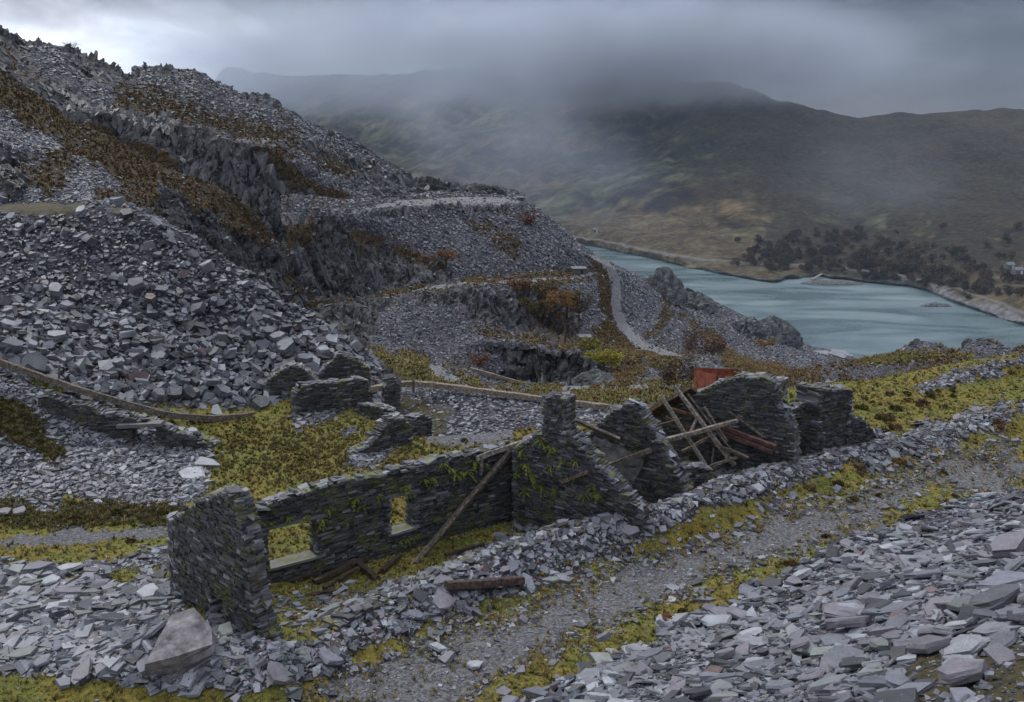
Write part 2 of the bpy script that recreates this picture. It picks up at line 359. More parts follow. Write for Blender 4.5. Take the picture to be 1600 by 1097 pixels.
# ================================================================== NEAR GROUND (height field)
ctl = []
def g(px, py, z): ctl.append(Pz(px, py, z))
for a in [(-400, 1097, -14), (0, 1097, -14), (300, 1097, -14.1), (600, 1097, -14), (900, 1000, -14), (1200, 860, -14), (1400, 780, -14), (1600, 710, -14), (2000, 640, -14),
          (0, 1000, -13.7), (120, 950, -13.5), (260, 1010, -13.2), (0, 905, -13.8), (330, 960, -13.4), (200, 920, -13.8), (-200, 950, -13.7), (-200, 850, -14), (0, 850, -14), (250, 850, -14), (0, 800, -14), (200, 800, -14),
          (0, 762, -13.9), (150, 778, -14), (300, 785, -14), (0, 700, -12.9), (0, 620, -11.2), (-200, 600, -10.2), (-200, 700, -12.4), (120, 690, -13.2), (200, 720, -13.7), (250, 690, -13.8),
          (100, 640, -12), (200, 665, -13.1), (300, 700, -14), (0, 570, -10.25), (150, 620, -12.1), (260, 648, -13.1), (390, 652, -13.8), (-200, 520, -8.6),
          (400, 700, -14), (500, 700, -14), (500, 760, -14), (600, 700, -14), (650, 800, -14.2), (450, 850, -14.2), (520, 900, -14.2), (600, 860, -14.2), (780, 810, -14.2), (740, 840, -14.1), (900, 780, -14.2), (1000, 740, -14.2), (1150, 690, -14),
          (550, 650, -13.9), (700, 700, -14), (800, 690, -14), (900, 690, -14), (1250, 640, -14), (1400, 640, -14), (1500, 620, -14), (1600, 600, -14), (1400, 600, -14.2), (1600, 568, -13.7), (1800, 560, -13.6),
          (1400, 690, -14), (800, 1097, -14), (1000, 1097, -14), (1400, 1097, -14), (2200, 900, -14), (2600, 700, -14), (450, 645, -13.8), (600, 640, -14)]: g(*a)
ctl = np.array(ctl)
def rbf_fit(X, z):
    d = np.linalg.norm(X[:, None]-X[None], axis=-1); K = d; n = len(X)
    A = np.zeros((n+3, n+3)); A[:n, :n] = K+np.eye(n)*.3*-1; A[:n, n] = 1; A[:n, n+1:] = X; A[n, :n] = 1; A[n+1:, :n] = X.T
    s = np.linalg.solve(A, np.concatenate([z, [0, 0, 0]])); return s
RW = rbf_fit(ctl[:, :2], ctl[:, 2])
def seg_dist(x, y, pts):
    """distance to a polyline, and the value interpolated along it"""
    best = np.full(x.shape, 1e9); val = np.zeros(x.shape)
    for (a, va), (b, vb) in zip(pts[:-1], pts[1:]):
        ex, ey = b[0]-a[0], b[1]-a[1]; t = np.clip(((x-a[0])*ex+(y-a[1])*ey)/(ex*ex+ey*ey), 0, 1)
        d = np.hypot(x-a[0]-ex*t, y-a[1]-ey*t); m = d < best; best = np.where(m, d, best); val = np.where(m, va+(vb-va)*t, val)
    return best, val
def line(pts): return [(Pz(px, py, z)[:2], h) for px, py, z, h in pts]
RIDGES = [(line([(455, 1035, -13.8, .3), (520, 995, -13.5, .5), (600, 940, -13.3, .9), (720, 891, -13.3, .9), (800, 860, -13.3, .95), (880, 828, -13.2, .95), (950, 805, -12.9, 1.15), (1020, 795, -12.9, 1.2), (1080, 775, -12.9, 1.2), (1150, 745, -13, 1.), (1215, 724, -13.1, .8)]), 1.15),
          (line([(1262, 714, -13.2, .45), (1310, 705, -13.2, .75), (1400, 690, -13.4, .6), (1500, 665, -13.4, .6), (1610, 630, -13.4, .7), (1800, 590, -13.4, .7)]), 1.2),
          (line([(1430, 612, -13.7, .25), (1500, 592, -13.6, .4), (1560, 572, -13.4, .7), (1620, 556, -13.2, .9), (1750, 545, -13, 1.)]), .9),
          (line([(250, 1010, -13.2, .5), (330, 1000, -13, .6), (420, 1030, -13.2, .5)]), 1.)]
def Hraw(x, y):
    sh = x.shape; x = x.ravel(); y = y.ravel(); z = np.full(x.shape, RW[-3])+RW[-2]*x+RW[-1]*y
    for k in range(len(ctl)): z += RW[k]*np.hypot(x-ctl[k, 0], y-ctl[k, 1])
    for pts, w in RIDGES:
        d, h = seg_dist(x, y, pts); z += h*np.exp(-(d/w)**2)
    b = np.array([Pz(px, py, -14.)[:2] for px, py in [(-500, 600), (300, 620), (560, 640), (640, 684), (900, 668), (1060, 645), (1200, 612), (1330, 594), (1450, 577), (1600, 560), (1800, 545), (2400, 520)]])
    z -= np.clip((y-np.interp(x, b[:, 0], b[:, 1]))*.8, 0, 14)
    return z.reshape(sh)
gx = np.linspace(-36, 46, 470); gy = np.concatenate([np.linspace(10, 19, 20)[:-1], np.linspace(19, 48, 250)[:-1], np.linspace(48, 72, 120)])
X_, Y_ = np.meshgrid(gx, gy); Z_ = Hraw(X_, Y_)
q = np.stack([X_, Y_, X_*0], -1)
Z_ += fbm(q*.5, 4, 3)*.1+fbm(q*2.2, 3, 4)*.045
def H(x, y):
    x = np.asarray(x, float); y = np.asarray(y, float)
    i = np.clip((x-gx[0])/(gx[1]-gx[0]), 0, len(gx)-1.001); j = np.clip(np.interp(y, gy, np.arange(len(gy))), 0, len(gy)-1.001)
    a = i.astype(int); b = j.astype(int); u = i-a; v = j-b
    return Z_[b, a]*(1-u)*(1-v)+Z_[b, a+1]*u*(1-v)+Z_[b+1, a]*(1-u)*v+Z_[b+1, a+1]*u*v
ridge_poly = [(440, 1020), (500, 990), (560, 945), (600, 920), (720, 874), (800, 846), (880, 808), (940, 785), (1000, 785), (1050, 750), (1120, 712), (1200, 684), (1300, 680), (1400, 678), (1500, 650), (1610, 618), (1610, 655), (1500, 690), (1400, 712), (1250, 752), (1150, 792), (1050, 828), (950, 868), (850, 905), (750, 945), (650, 985), (520, 1045), (460, 1070)]
track = [(430, 1110), (560, 1055), (800, 965), (1000, 895), (1200, 825), (1400, 755), (1500, 722), (1610, 680), (1610, 745), (1450, 772), (1300, 822), (1100, 905), (900, 990), (700, 1110)]
near_polys = [
    (mixc(GR, HE, .5), [(-60, 780), (300, 770), (300, 820), (-60, 830)], 1),
    (mixc(GR, HE, .25), [(310, 690), (420, 655), (640, 650), (820, 690), (600, 740), (420, 790), (320, 775)], 7),
    (mixc(GR, HE, .3), [(330, 700), (420, 668), (540, 690), (580, 715), (520, 750), (430, 780), (330, 765)], 8),
    (SL, [(-80, 530), (150, 612), (260, 650), (330, 690), (318, 735), (330, 760), (280, 792), (200, 790), (60, 785), (-80, 760)], 1.5),
    (mixc(GR, HE, .6), [(-60, 612), (20, 625), (70, 665), (105, 705), (90, 722), (40, 700), (-60, 665)], 1.2),
    (mixc(GR, HE, .3), [(60, 590), (150, 620), (260, 652), (400, 655), (400, 662), (280, 668), (150, 632), (50, 602)], .6),
    (GV, [(-60, 838), (270, 824), (270, 840), (-60, 858)], .8),
    (mixc(GV, SL, .5), [(-60, 885), (100, 880), (272, 850), (272, 882), (150, 900), (-60, 915)], 1),
    (SL, [(-60, 905), (150, 900), (275, 905), (290, 960), (440, 990), (480, 1050), (360, 1085), (230, 1070), (100, 1050), (-60, 1040)], 1.5),
    (GV, [(660, 680), (760, 668), (800, 672), (740, 690), (690, 694)], 1),
    (mixc(SL, GR, .6), [(435, 930), (520, 920), (590, 905), (560, 945), (500, 985), (440, 1000)], 1.5),
    (mixc(GR, SL, .5), [(400, 1110), (540, 1040), (800, 935), (1000, 870), (1200, 795), (1420, 715), (1610, 660), (1610, 765), (1450, 785), (1300, 835), (1100, 935), (900, 1010), (740, 1110)], 2),
    (mixc(GV, GR, .22), track, 2),
    (mixc(GV, GR, .02), [(560, 1110), (700, 1030), (900, 950), (1100, 875), (1300, 805), (1500, 745), (1610, 712), (1610, 738), (1450, 768), (1300, 818), (1100, 898), (900, 980), (680, 1110)], 1.5),
    (mixc(SL, GR, .12), ridge_poly, 1.5),
    (mixc(SL, GR, .15), [(455, 650), (500, 630), (560, 628), (600, 636), (640, 660), (625, 672), (590, 650), (540, 648), (500, 660), (470, 668)], 1), (SL, [(540, 722), (556, 700), (600, 690), (612, 700), (580, 722), (560, 735)], .8), (SL, [(535, 668), (556, 662), (560, 678), (540, 682)], .6),
    (SL, [(1430, 600), (1500, 582), (1610, 545), (1610, 572), (1500, 600), (1440, 618)], 1)]
Vn = np.stack([X_, Y_, Z_], -1); Wn = paint(Vn, mixc(GR, HE, .08), near_polys, 1)
NEAR = Surf(); NEAR.V = Vn; NEAR.W = Wn; NEAR.N = normals(Vn); NEAR.N *= np.sign(NEAR.N[..., 2:3]); NEAR.o = sheet_mesh('ground', Vn, Wn, M['t_near'])
# ================================================================== FOREGROUND HEAP
def wrow(pts):   # world row resampled
    a = np.array(pts, float); t = np.linspace(0, 1, 260); s = np.linspace(0, 1, len(a)); return np.stack([np.interp(t, s, a[:, i]) for i in range(3)], -1)
def zr(pts, z):
    return [(px, py, float(Pz(px, py, z)[1])) for px, py in pts]
FH = sheet('foreground_spoil_heap', [
    zr([(640, 1190), (760, 1120), (960, 1008), (1100, 942), (1300, 842), (1480, 782), (1640, 760), (1900, 735)], -14.25),
    [(700, 1230, 17), (850, 1135, 20), (1050, 1040, 23.5), (1200, 970, 26), (1400, 870, 29), (1600, 800, 32), (1800, 780, 33), (2050, 750, 34)],
    [(800, 1300, 14), (950, 1220, 15.5), (1150, 1120, 17), (1300, 1050, 18.5), (1500, 950, 20.5), (1700, 880, 22), (1850, 850, 23), (2300, 800, 24)],
    [(900, 1600, 9), (1100, 1420, 10), (1400, 1250, 11), (1600, 1120, 12), (1750, 1060, 12.5), (1900, 1000, 13), (2100, 950, 14), (2800, 900, 14)],
    wrow([(-3, 4, -6.5), (0, 4, -5), (2, 4, -3.9), (5, 4.4, -3.3), (9, 5, -3.1), (20, 6, -3)]),
    wrow([(-5, 0, -5), (-2, 0, -2.4), (0, 0, -1.8), (3, 0, -1.7), (8, 0, -1.8), (20, 0, -2)]),
    wrow([(-8, -8, -5), (-4, -8, -2), (0, -8, -1.2), (3, -8, -1), (8, -8, -1), (20, -8, -1)])],
    260, 5, M['t_near'], SL, [(mixc(SL, HE, .6), [(1380, 1010), (1500, 990), (1620, 1010), (1620, 1110), (1420, 1110)], 2)], amp=(.16, .1, .1, .3), freq=2.2, seed=11)
# ================================================================== LEFT BIG HEAP
LH = sheet('slate_waste_heap', [
    [(-220, 500, 45), (0, 576, 44.4), (150, 630, 45), (260, 656, 46.6), (390, 656, 48.8), (450, 650, 50), (560, 655, 50), (660, 650, 52)],
    [(-220, 470, 46), (0, 554, 45), (150, 608, 45.6), (260, 632, 47.2), (390, 634, 49.4), (450, 622, 51), (560, 630, 51.2), (650, 640, 53)],
    [(-220, 400, 54), (0, 440, 53), (150, 480, 53), (260, 500, 53.5), (380, 530, 54), (470, 560, 54.5), (560, 585, 55), (640, 615, 55.5)],
    [(-220, 325, 61), (0, 330, 60), (120, 322, 60), (200, 330, 60), (245, 340, 60), (330, 388, 59.5), (450, 470, 58.5), (540, 530, 57.5), (620, 598, 56.5)],
    [(-220, 322, 66), (0, 322, 65), (120, 316, 65), (200, 326, 65), (250, 345, 64), (335, 400, 63), (455, 490, 62), (545, 550, 60), (625, 620, 59)],
    [(-220, 318, 90), (0, 318, 90), (120, 314, 90), (200, 324, 88), (260, 350, 85), (345, 430, 80), (465, 540, 72), (550, 600, 68), (625, 650, 64)],
    [(-220, 360, 120), (0, 360, 120), (120, 360, 120), (200, 380, 120), (260, 420, 120), (345, 500, 110), (465, 600, 90), (550, 640, 80), (625, 680, 70)]],
    420, 2.5, M['t_heap'], SL, [(mixc(GR, HE, .5), [(-60, 322), (60, 318), (150, 322), (190, 328), (120, 332), (-60, 332)], .6),
                                (mixc(SL, HE, .45), [(370, 590), (420, 585), (425, 640), (385, 640)], 1)], amp=(.35, .1, .1, .5), freq=1., seed=21)
# ================================================================== BANK WITH RETAINING FACE
BK = sheet('embankment', [
    [(560, 700, 46), (640, 705, 45.5), (700, 695, 46), (800, 692, 46), (900, 690, 46), (1060, 680, 47)],
    [(560, 655, 50), (620, 645, 50.5), (700, 648, 49.5), (800, 655, 49), (900, 660, 49), (1060, 655, 50)],
    [(560, 622, 53), (620, 612, 53), (700, 609, 52.5), (800, 619, 52.5), (900, 632, 52.5), (950, 637, 52.5), (1060, 640, 53)],
    [(560, 616, 56), (620, 606, 56), (700, 604, 55.5), (800, 614, 55.5), (900, 628, 55.5), (950, 633, 55.5), (1060, 638, 56)],
    [(560, 650, 62), (620, 650, 62), (700, 650, 62), (800, 660, 62), (900, 670, 62), (950, 680, 62), (1060, 680, 62)]],
    240, 2.5, M['t_heap'], SL, [(mixc(SL, HE, .7), [(560, 640), (640, 612), (720, 640), (700, 665), (640, 700), (560, 690)], 1.5),
                                (mixc(SL, GR, .8), [(765, 640), (830, 645), (830, 662), (770, 662)], 1.2)], amp=(.14, .1, .1, .3), freq=1.5, seed=31)
# ================================================================== MID QUARRY
m_polys = [
    (mixc(GR, HE, .25), [(560, 560), (620, 540), (700, 560), (790, 585), (900, 600), (1000, 580), (1060, 560), (1150, 590), (1400, 600), (1400, 650), (560, 650)], 2),
    (GV, [(680, 570), (720, 590), (760, 610), (735, 612), (700, 600), (665, 575)], .6),
    (SL, [(700, 560), (745, 575), (790, 590), (830, 603), (800, 608), (750, 600), (700, 585)], 1),
    (SL, [(970, 578), (1010, 568), (1050, 572), (1040, 592), (990, 598)], 1), (SL, [(1060, 570), (1110, 560), (1220, 572), (1230, 600), (1100, 600)], 1.2), (GV, [(880, 600), (1000, 598), (1060, 603), (1060, 608), (880, 607)], .5),
    (mixc(RO, SL, .2), [(755, 530), (850, 538), (935, 548), (955, 570), (945, 585), (925, 596), (850, 600), (785, 596), (750, 560)], .7),
    (SL, [(560, 480), (640, 465), (700, 480), (745, 520), (790, 590), (760, 590), (700, 560), (620, 545), (560, 530)], 1.5),
    (mixc(GR, HE, .5), [(740, 510), (800, 520), (880, 525), (935, 535), (1000, 545), (1060, 560), (1000, 580), (955, 575), (930, 548), (850, 538), (760, 530)], 1),
    (mixc(GR, HE, .75), [(940, 560), (1000, 565), (1010, 580), (985, 600), (930, 600), (950, 580)], 1),
    (mixc(RO, HE, .3), [(470, 480), (640, 456), (720, 447), (800, 450), (860, 448), (900, 470), (920, 500), (900, 525), (800, 520), (745, 505), (720, 480), (640, 475), (600, 490), (560, 545), (470, 520)], 1.2),
    (mixc(RO, HE, .55), [(830, 470), (900, 470), (920, 500), (900, 525), (830, 520)], 1.5),
    (SL, [(800, 447), (900, 440), (945, 430), (955, 470), (950, 520), (920, 520), (905, 480), (860, 455)], 1),
    (mixc(HE, GR, .4), [(470, 492), (560, 470), (640, 458), (720, 449), (830, 450), (900, 446), (945, 430), (940, 412), (850, 422), (720, 432), (640, 445), (560, 456), (470, 476)], .6),
    (GV, [(640, 452), (720, 441), (800, 437), (900, 431), (935, 423), (935, 428), (900, 437), (800, 443), (720, 446), (640, 456)], .2),
    (mixc(RO, HE, .25), [(430, 340), (500, 345), (560, 350), (640, 385), (700, 410), (712, 434), (640, 448), (480, 478), (430, 440)], 1.2),
    (mixc(HE, RO, .35), [(440, 350), (490, 352), (510, 370), (470, 390), (445, 385)], 1.5), (mixc(HE, RO, .3), [(560, 352), (640, 385), (700, 408), (700, 420), (620, 398), (550, 370)], 1),
    (SL, [(560, 326), (700, 316), (830, 318), (880, 355), (930, 400), (930, 415), (850, 424), (720, 434), (700, 405), (640, 380), (560, 345)], 1),
    (mixc(RO, SL, .3), [(550, 326), (700, 318), (820, 320), (800, 336), (700, 334), (600, 340), (550, 340)], .9),
    (mixc(HE, SL, .35), [(725, 345), (770, 345), (815, 380), (805, 405), (770, 395), (735, 365)], 1.5),
    (mixc(GV, GR, .1), [(545, 330), (640, 309), (740, 303), (835, 305), (833, 318), (780, 319), (700, 320), (620, 324), (560, 333)], .3),
    (mixc(HE, SL, .1), [(925, 405), (940, 400), (950, 430), (948, 480), (965, 515), (1000, 545), (1040, 556), (1000, 560), (940, 540), (925, 520), (945, 500), (935, 440)], .8),
    (SL, [(975, 430), (1030, 450), (1050, 475), (1020, 525), (990, 520), (975, 480)], 1),
    (GV, [(920, 398), (940, 398), (962, 418), (970, 440), (970, 480), (982, 508), (1010, 535), (1060, 553), (1068, 560), (1030, 556), (990, 540), (965, 515), (955, 485), (957, 445), (946, 420)], .16),
    (mixc(HE, SL, .15), [(1035, 465), (1055, 470), (1048, 495), (1025, 525), (1008, 528), (1030, 495)], .6),
    (mixc(HE, GR, .3), [(1060, 488), (1085, 500), (1125, 530), (1150, 555), (1230, 575), (1320, 590), (1300, 600), (1140, 575), (1120, 545), (1080, 510)], .7),
    (mixc(RO, SL, .4), [(1060, 450), (1110, 468), (1125, 490), (1080, 488), (1050, 470)], .8), (RO, [(1150, 510), (1195, 500), (1225, 515), (1245, 535), (1200, 535), (1150, 525)], .7)]
MQ = sheet('quarry_terraces', [
    [(440, 640, 62), (620, 650, 62), (850, 655, 63), (1000, 655, 64), (1200, 650, 68), (1420, 650, 70)],
    [(440, 590, 70), (600, 580, 73), (640, 595, 75), (760, 612, 80), (850, 612, 82), (950, 612, 84), (1060, 608, 88), (1200, 610, 90), (1420, 625, 90)],
    [(440, 560, 85), (600, 552, 92), (680, 572, 98), (760, 594, 100), (850, 601, 102), (930, 598, 104), (1000, 582, 112), (1060, 575, 118), (1150, 585, 115), (1280, 594, 110), (1420, 605, 110)],
    [(440, 555, 95), (600, 548, 100), (680, 570, 108), (750, 592, 108), (780, 640, 108), (850, 655, 110), (920, 645, 112), (955, 588, 118), (1000, 578, 120), (1060, 570, 125), (1150, 575, 130), (1280, 588, 125), (1420, 600, 120)],
    [(440, 545, 105), (600, 545, 110), (680, 565, 116), (745, 580, 122), (775, 640, 128), (850, 655, 130), (925, 645, 130), (950, 583, 130), (1000, 572, 130), (1060, 562, 140), (1150, 560, 160), (1250, 580, 160), (1420, 592, 160)],
    [(440, 530, 115), (600, 535, 120), (680, 550, 126), (760, 532, 134), (850, 540, 136), (930, 548, 136), (960, 562, 138), (1000, 560, 145), (1060, 553, 170), (1120, 550, 200), (1200, 567, 200), (1310, 585, 200)],
    [(440, 500, 122), (600, 492, 130), (680, 480, 140), (740, 503, 150), (800, 520, 158), (880, 523, 165), (930, 530, 170), (955, 540, 172), (985, 545, 180), (1010, 545, 190), (1060, 540, 225), (1110, 530, 260), (1170, 548, 270), (1240, 565, 260), (1315, 578, 250)],
    [(440, 488, 126), (560, 467, 145), (640, 457, 152), (720, 448, 160), (800, 452, 168), (860, 448, 178), (905, 450, 190), (935, 480, 200), (958, 500, 210), (985, 505, 228), (1010, 500, 245), (1060, 495, 285), (1120, 500, 310), (1170, 522, 320), (1240, 550, 310), (1322, 570, 295)],
    [(440, 478, 132), (560, 459, 156), (640, 448, 170), (720, 435, 182), (800, 429, 194), (860, 424, 205), (905, 425, 218), (940, 430, 232), (962, 440, 248), (1000, 460, 270), (1030, 470, 295), (1080, 480, 330), (1150, 498, 350), (1200, 517, 355), (1260, 545, 345), (1325, 562, 330)],
    [(440, 420, 138), (520, 400, 160), (600, 395, 177), (700, 378, 192), (800, 370, 206), (870, 380, 218), (918, 400, 230), (950, 415, 250), (985, 434, 280), (1020, 450, 310), (1060, 460, 345), (1110, 472, 370), (1165, 497, 385), (1210, 515, 385), (1270, 546, 365), (1326, 557, 345)],
    [(440, 350, 145), (545, 328, 172), (620, 321, 192), (700, 317, 206), (780, 315, 220), (828, 318, 230), (868, 348, 234), (900, 378, 242), (925, 396, 255), (960, 414, 285), (1000, 432, 320), (1050, 450, 370), (1110, 468, 400), (1160, 494, 410), (1210, 512, 410), (1270, 543, 385), (1328, 554, 360)],
    [(440, 300, 160), (560, 312, 205), (640, 311, 225), (720, 306, 240), (790, 307, 248), (832, 318, 250), (872, 352, 256), (903, 382, 262), (928, 400, 275), (963, 420, 305), (1005, 438, 345), (1055, 457, 400), (1115, 475, 430), (1165, 502, 440), (1215, 520, 440), (1270, 552, 410), (1330, 565, 380)],
    [(440, 400, 230), (560, 400, 260), (640, 390, 290), (720, 380, 300), (790, 380, 310), (832, 400, 320), (872, 430, 330), (903, 450, 340), (928, 450, 350), (963, 450, 380), (1005, 460, 430), (1055, 475, 500), (1115, 490, 530), (1165, 515, 550), (1215, 535, 550), (1270, 570, 500), (1330, 585, 470)]],
    460, 2.2, M['t_mid'], mixc(SL, HE, .25), m_polys, amp=(.4, .4, .5, 3.), freq=.28, seed=41, smooth=1)
# ================================================================== LEFT SHOULDER + HIGH CLIFFS
LS = sheet('quarry_shoulder', [
    [(-160, 380, 85), (0, 370, 88), (240, 400, 98), (350, 470, 112), (450, 540, 120), (560, 560, 122)],
    [(-160, 318, 92), (0, 318, 94), (180, 320, 102), (250, 350, 106), (330, 395, 112), (400, 440, 118), (470, 490, 122), (560, 540, 126)],
    [(-160, 210, 112), (0, 230, 112), (100, 260, 113), (200, 290, 114), (250, 300, 114), (300, 320, 116), (380, 370, 121), (420, 400, 125), (470, 470, 128), (545, 500, 130)],
    [(-160, 20, 148), (0, 108, 140), (60, 150, 136), (100, 185, 132), (170, 212, 130), (230, 250, 128), (300, 277, 126), (340, 292, 126), (400, 335, 127), (432, 375, 130), (440, 420, 132), (500, 480, 134)],
    [(-160, 60, 175), (0, 150, 165), (60, 190, 160), (100, 220, 158), (170, 250, 155), (230, 290, 152), (300, 320, 150), (340, 340, 150), (400, 390, 150), (432, 420, 150), (440, 460, 150), (500, 520, 150)]],
    330, 2.4, M['t_mid'], mixc(HE, SL, .2), [
        (SL, [(-60, 145), (40, 175), (110, 215), (150, 250), (180, 280), (230, 320), (240, 345), (-60, 345)], 2.5),
        (HE, [(-60, 110), (50, 150), (150, 215), (260, 270), (340, 300), (430, 350), (440, 400), (400, 370), (300, 320), (230, 320), (180, 265), (100, 215), (0, 165), (-60, 150)], 2),
        (RO, [(245, 285), (300, 315), (360, 350), (430, 390), (445, 430), (500, 480), (470, 500), (400, 440), (330, 400), (250, 345)], 1.5),
        (RO, [(-60, 235), (45, 240), (55, 310), (-60, 320)], 1), (mixc(HE, SL, .2), [(50, 240), (120, 230), (100, 300), (60, 315)], 2), (mixc(HE, SL, .2), [(155, 300), (190, 300), (190, 318), (150, 318)], 1)],
    amp=(.5, .4, .4, 2.2), freq=.4, seed=51, smooth=1)
HC = sheet('quarry_cliffs', [
    [(-160, 330, 150), (0, 330, 150), (250, 400, 152), (430, 440, 155), (470, 430, 158), (545, 345, 195), (620, 330, 218), (700, 322, 232), (818, 320, 245)],
    [(-160, 200, 175), (0, 200, 175), (200, 270, 172), (300, 310, 170), (430, 352, 168), (480, 335, 176), (545, 322, 202), (620, 313, 228), (700, 308, 242), (818, 309, 256)],
    [(-160, 130, 182), (0, 140, 180), (100, 170, 180), (200, 190, 180), (300, 212, 178), (360, 216, 177), (420, 225, 180), (480, 262, 190), (560, 300, 222), (640, 303, 245), (700, 302, 258), (818, 303, 266)],
    [(-160, 110, 198), (0, 118, 195), (100, 145, 195), (200, 165, 192), (300, 180, 192), (360, 205, 195), (420, 210, 200), (480, 235, 210), (560, 270, 240), (640, 292, 255), (700, 298, 264), (818, 302, 270)],
    [(-160, -35, 240), (0, 38, 240), (25, 58, 240), (60, 66, 240), (110, 78, 240), (165, 98, 240), (204, 121, 236), (212, 112, 238), (225, 105, 240), (250, 104, 242), (310, 111, 244), (345, 131, 246), (372, 146, 246), (410, 152, 248), (440, 166, 250), (480, 190, 255), (520, 205, 260), (560, 225, 265), (600, 250, 270), (640, 270, 272), (655, 284, 274), (680, 287, 275), (720, 291, 277), (780, 295, 279), (818, 304, 280)],
    [(-160, 20, 300), (0, 80, 300), (110, 110, 300), (225, 140, 300), (345, 165, 300), (440, 200, 305), (560, 255, 320), (640, 300, 330), (720, 330, 340), (818, 340, 340)]],
    400, 2.2, M['t_mid'], mixc(RO, HE, .2), [
        (mixc(SL, HE, .3), [(205, 118), (225, 104), (310, 110), (372, 146), (440, 165), (560, 225), (640, 270), (600, 262), (520, 240), (420, 205), (330, 180), (250, 150), (215, 125)], 1.3),
        (mixc(HE, SL, .3), [(180, 130), (260, 150), (340, 180), (420, 205), (500, 235), (560, 268), (530, 290), (440, 232), (340, 205), (250, 180), (180, 160)], 1.5),
        (mixc(HE, RO, .4), [(0, 70), (100, 95), (200, 130), (180, 150), (90, 130), (0, 100)], 2), (mixc(SL, RO, .2), [(40, 72), (110, 85), (170, 140), (150, 150), (90, 120), (40, 90)], 1.5),
        (HE, [(130, 190), (180, 210), (260, 260), (200, 240), (150, 220)], 1.5),
        (SL, [(410, 225), (440, 222), (480, 245), (530, 285), (560, 310), (540, 318), (490, 285), (450, 245)], .8), (HE, [(430, 240), (480, 270), (540, 312), (540, 325), (480, 300), (440, 270)], 1),
        (mixc(GV, HE, .3), [(330, 211), (420, 214), (440, 222), (420, 225), (330, 217)], .6), (mixc(HE, RO, .3), [(360, 220), (440, 226), (470, 250), (420, 240)], 1),
        (mixc(SL, HE, .3), [(555, 300), (700, 300), (818, 303), (818, 320), (560, 325)], .8), (mixc(SL, HE, .2), [(540, 285), (640, 290), (660, 305), (560, 310)], 1)],
    amp=(.6, .5, .5, 2.6), freq=.25, seed=61, smooth=1)
# ================================================================== KNOLL
KN = sheet('slate_knoll', [
    [(1180, 650, 70), (1300, 650, 70), (1420, 640, 72), (1500, 610, 74), (1700, 590, 76)],
    [(1190, 605, 86), (1300, 605, 86), (1380, 600, 84), (1500, 580, 82), (1700, 565, 82)],
    [(1220, 590, 96), (1280, 586, 98), (1350, 578, 98), (1420, 572, 98), (1500, 562, 98), (1600, 552, 98), (1700, 546, 98)],
    [(1240, 584, 112), (1280, 570, 112), (1340, 562, 112), (1395, 552, 112), (1418, 537, 112), (1440, 532, 112), (1468, 537, 112), (1498, 548, 112), (1514, 534, 112), (1532, 529, 112), (1556, 532, 112), (1575, 544, 112), (1600, 540, 112), (1700, 530, 112)],
    [(1240, 640, 150), (1280, 630, 150), (1400, 620, 150), (1500, 620, 150), (1600, 610, 150), (1700, 600, 150)]],
    260, 2.2, M['t_mid'], mixc(HE, SL, .45), [
        (SL, [(1390, 552), (1418, 535), (1440, 530), (1485, 545), (1450, 556), (1395, 558)], .8), (SL, [(1500, 548), (1514, 532), (1560, 530), (1600, 545), (1560, 560), (1500, 556)], .8),
        (SL, [(1290, 575), (1370, 568), (1480, 572), (1600, 555), (1610, 575), (1480, 590), (1390, 595), (1290, 592)], 2),
        (mixc(HE, GR, .3), [(1330, 562), (1420, 552), (1510, 556), (1440, 566), (1360, 570)], 1), (GV, [(1290, 592), (1370, 602), (1370, 606), (1290, 598)], .5)],
    amp=(.3, .25, .3, .8), freq=.8, seed=71, smooth=1)
# ================================================================== WORLD, LIGHT
w = bpy.data.worlds.new('World'); sc.world = w; w.use_nodes = True; n = NT(w.node_tree)
bg = w.node_tree.nodes['Background']
SUN_EL, SUN_AZ = R(48), R(-40)   # azimuth from +Y towards +X
sky = n.new('ShaderNodeTexSky', sky_type='NISHITA', sun_disc=False, sun_elevation=SUN_EL, sun_rotation=SUN_AZ)
bg.inputs['Strength'].default_value = .12
tc = n.new('ShaderNodeTexCoord').outputs['Generated']; sx = n.new('ShaderNodeSeparateXYZ'); n.put(sx.inputs[0], tc)
vm = n.new('ShaderNodeVectorMath', operation='MULTIPLY'); n.put(vm.inputs[0], tc); vm.inputs[1].default_value = (1, 1, 2.6)
cn = n.noise(vm.outputs[0], 4.2, 6, .55, dist=.5); cn2 = n.noise(vm.outputs[0], 12, 5, .6, dist=.6)
cl = n.math('ADD', n.math('MULTIPLY', cn, .7), n.math('MULTIPLY', cn2, .3))
# the cloud deck is thin low in the left of the view, thick to the right, bright overhead
side = n.mapr(sx.outputs[0], -.5, .42)
base = n.ramp(side, [(0., (11.5, 12., 12.8)), (.4, (5.6, 6.2, 7.2)), (.7, (1.3, 1.5, 1.95)), (1., (.62, .68, .88))])
low = n.mapr(sx.outputs[2], .085, .165)
dark = n.mix(1., base, n.ramp(cl, [(.36, (.4, .4, .43)), (.5, (.78, .78, .82)), (.64, (1.4, 1.4, 1.36))]), 'MULTIPLY')
topc = n.mix(n.mapr(cl, .4, .62), (.5, .57, .78), (1.9, 2.15, 2.85)); topc = n.mix(n.mapr(sx.outputs[0], .1, .45), topc, n.mix(1., topc, (.42, .41, .44), 'MULTIPLY'))
cloud = n.mix(low, dark, topc)
zen = n.mapr(sx.outputs[2], .2, .6); cloud = n.mix(zen, cloud, (7.7, 8.15, 9.1))
n.put(bg.inputs['Color'], n.mix(.9, sky.outputs[0], cloud))
sl = bpy.data.lights.new('sun', 'SUN'); sl.energy = 1.5; sl.angle = R(12); sl.color = (1, .96, .9)
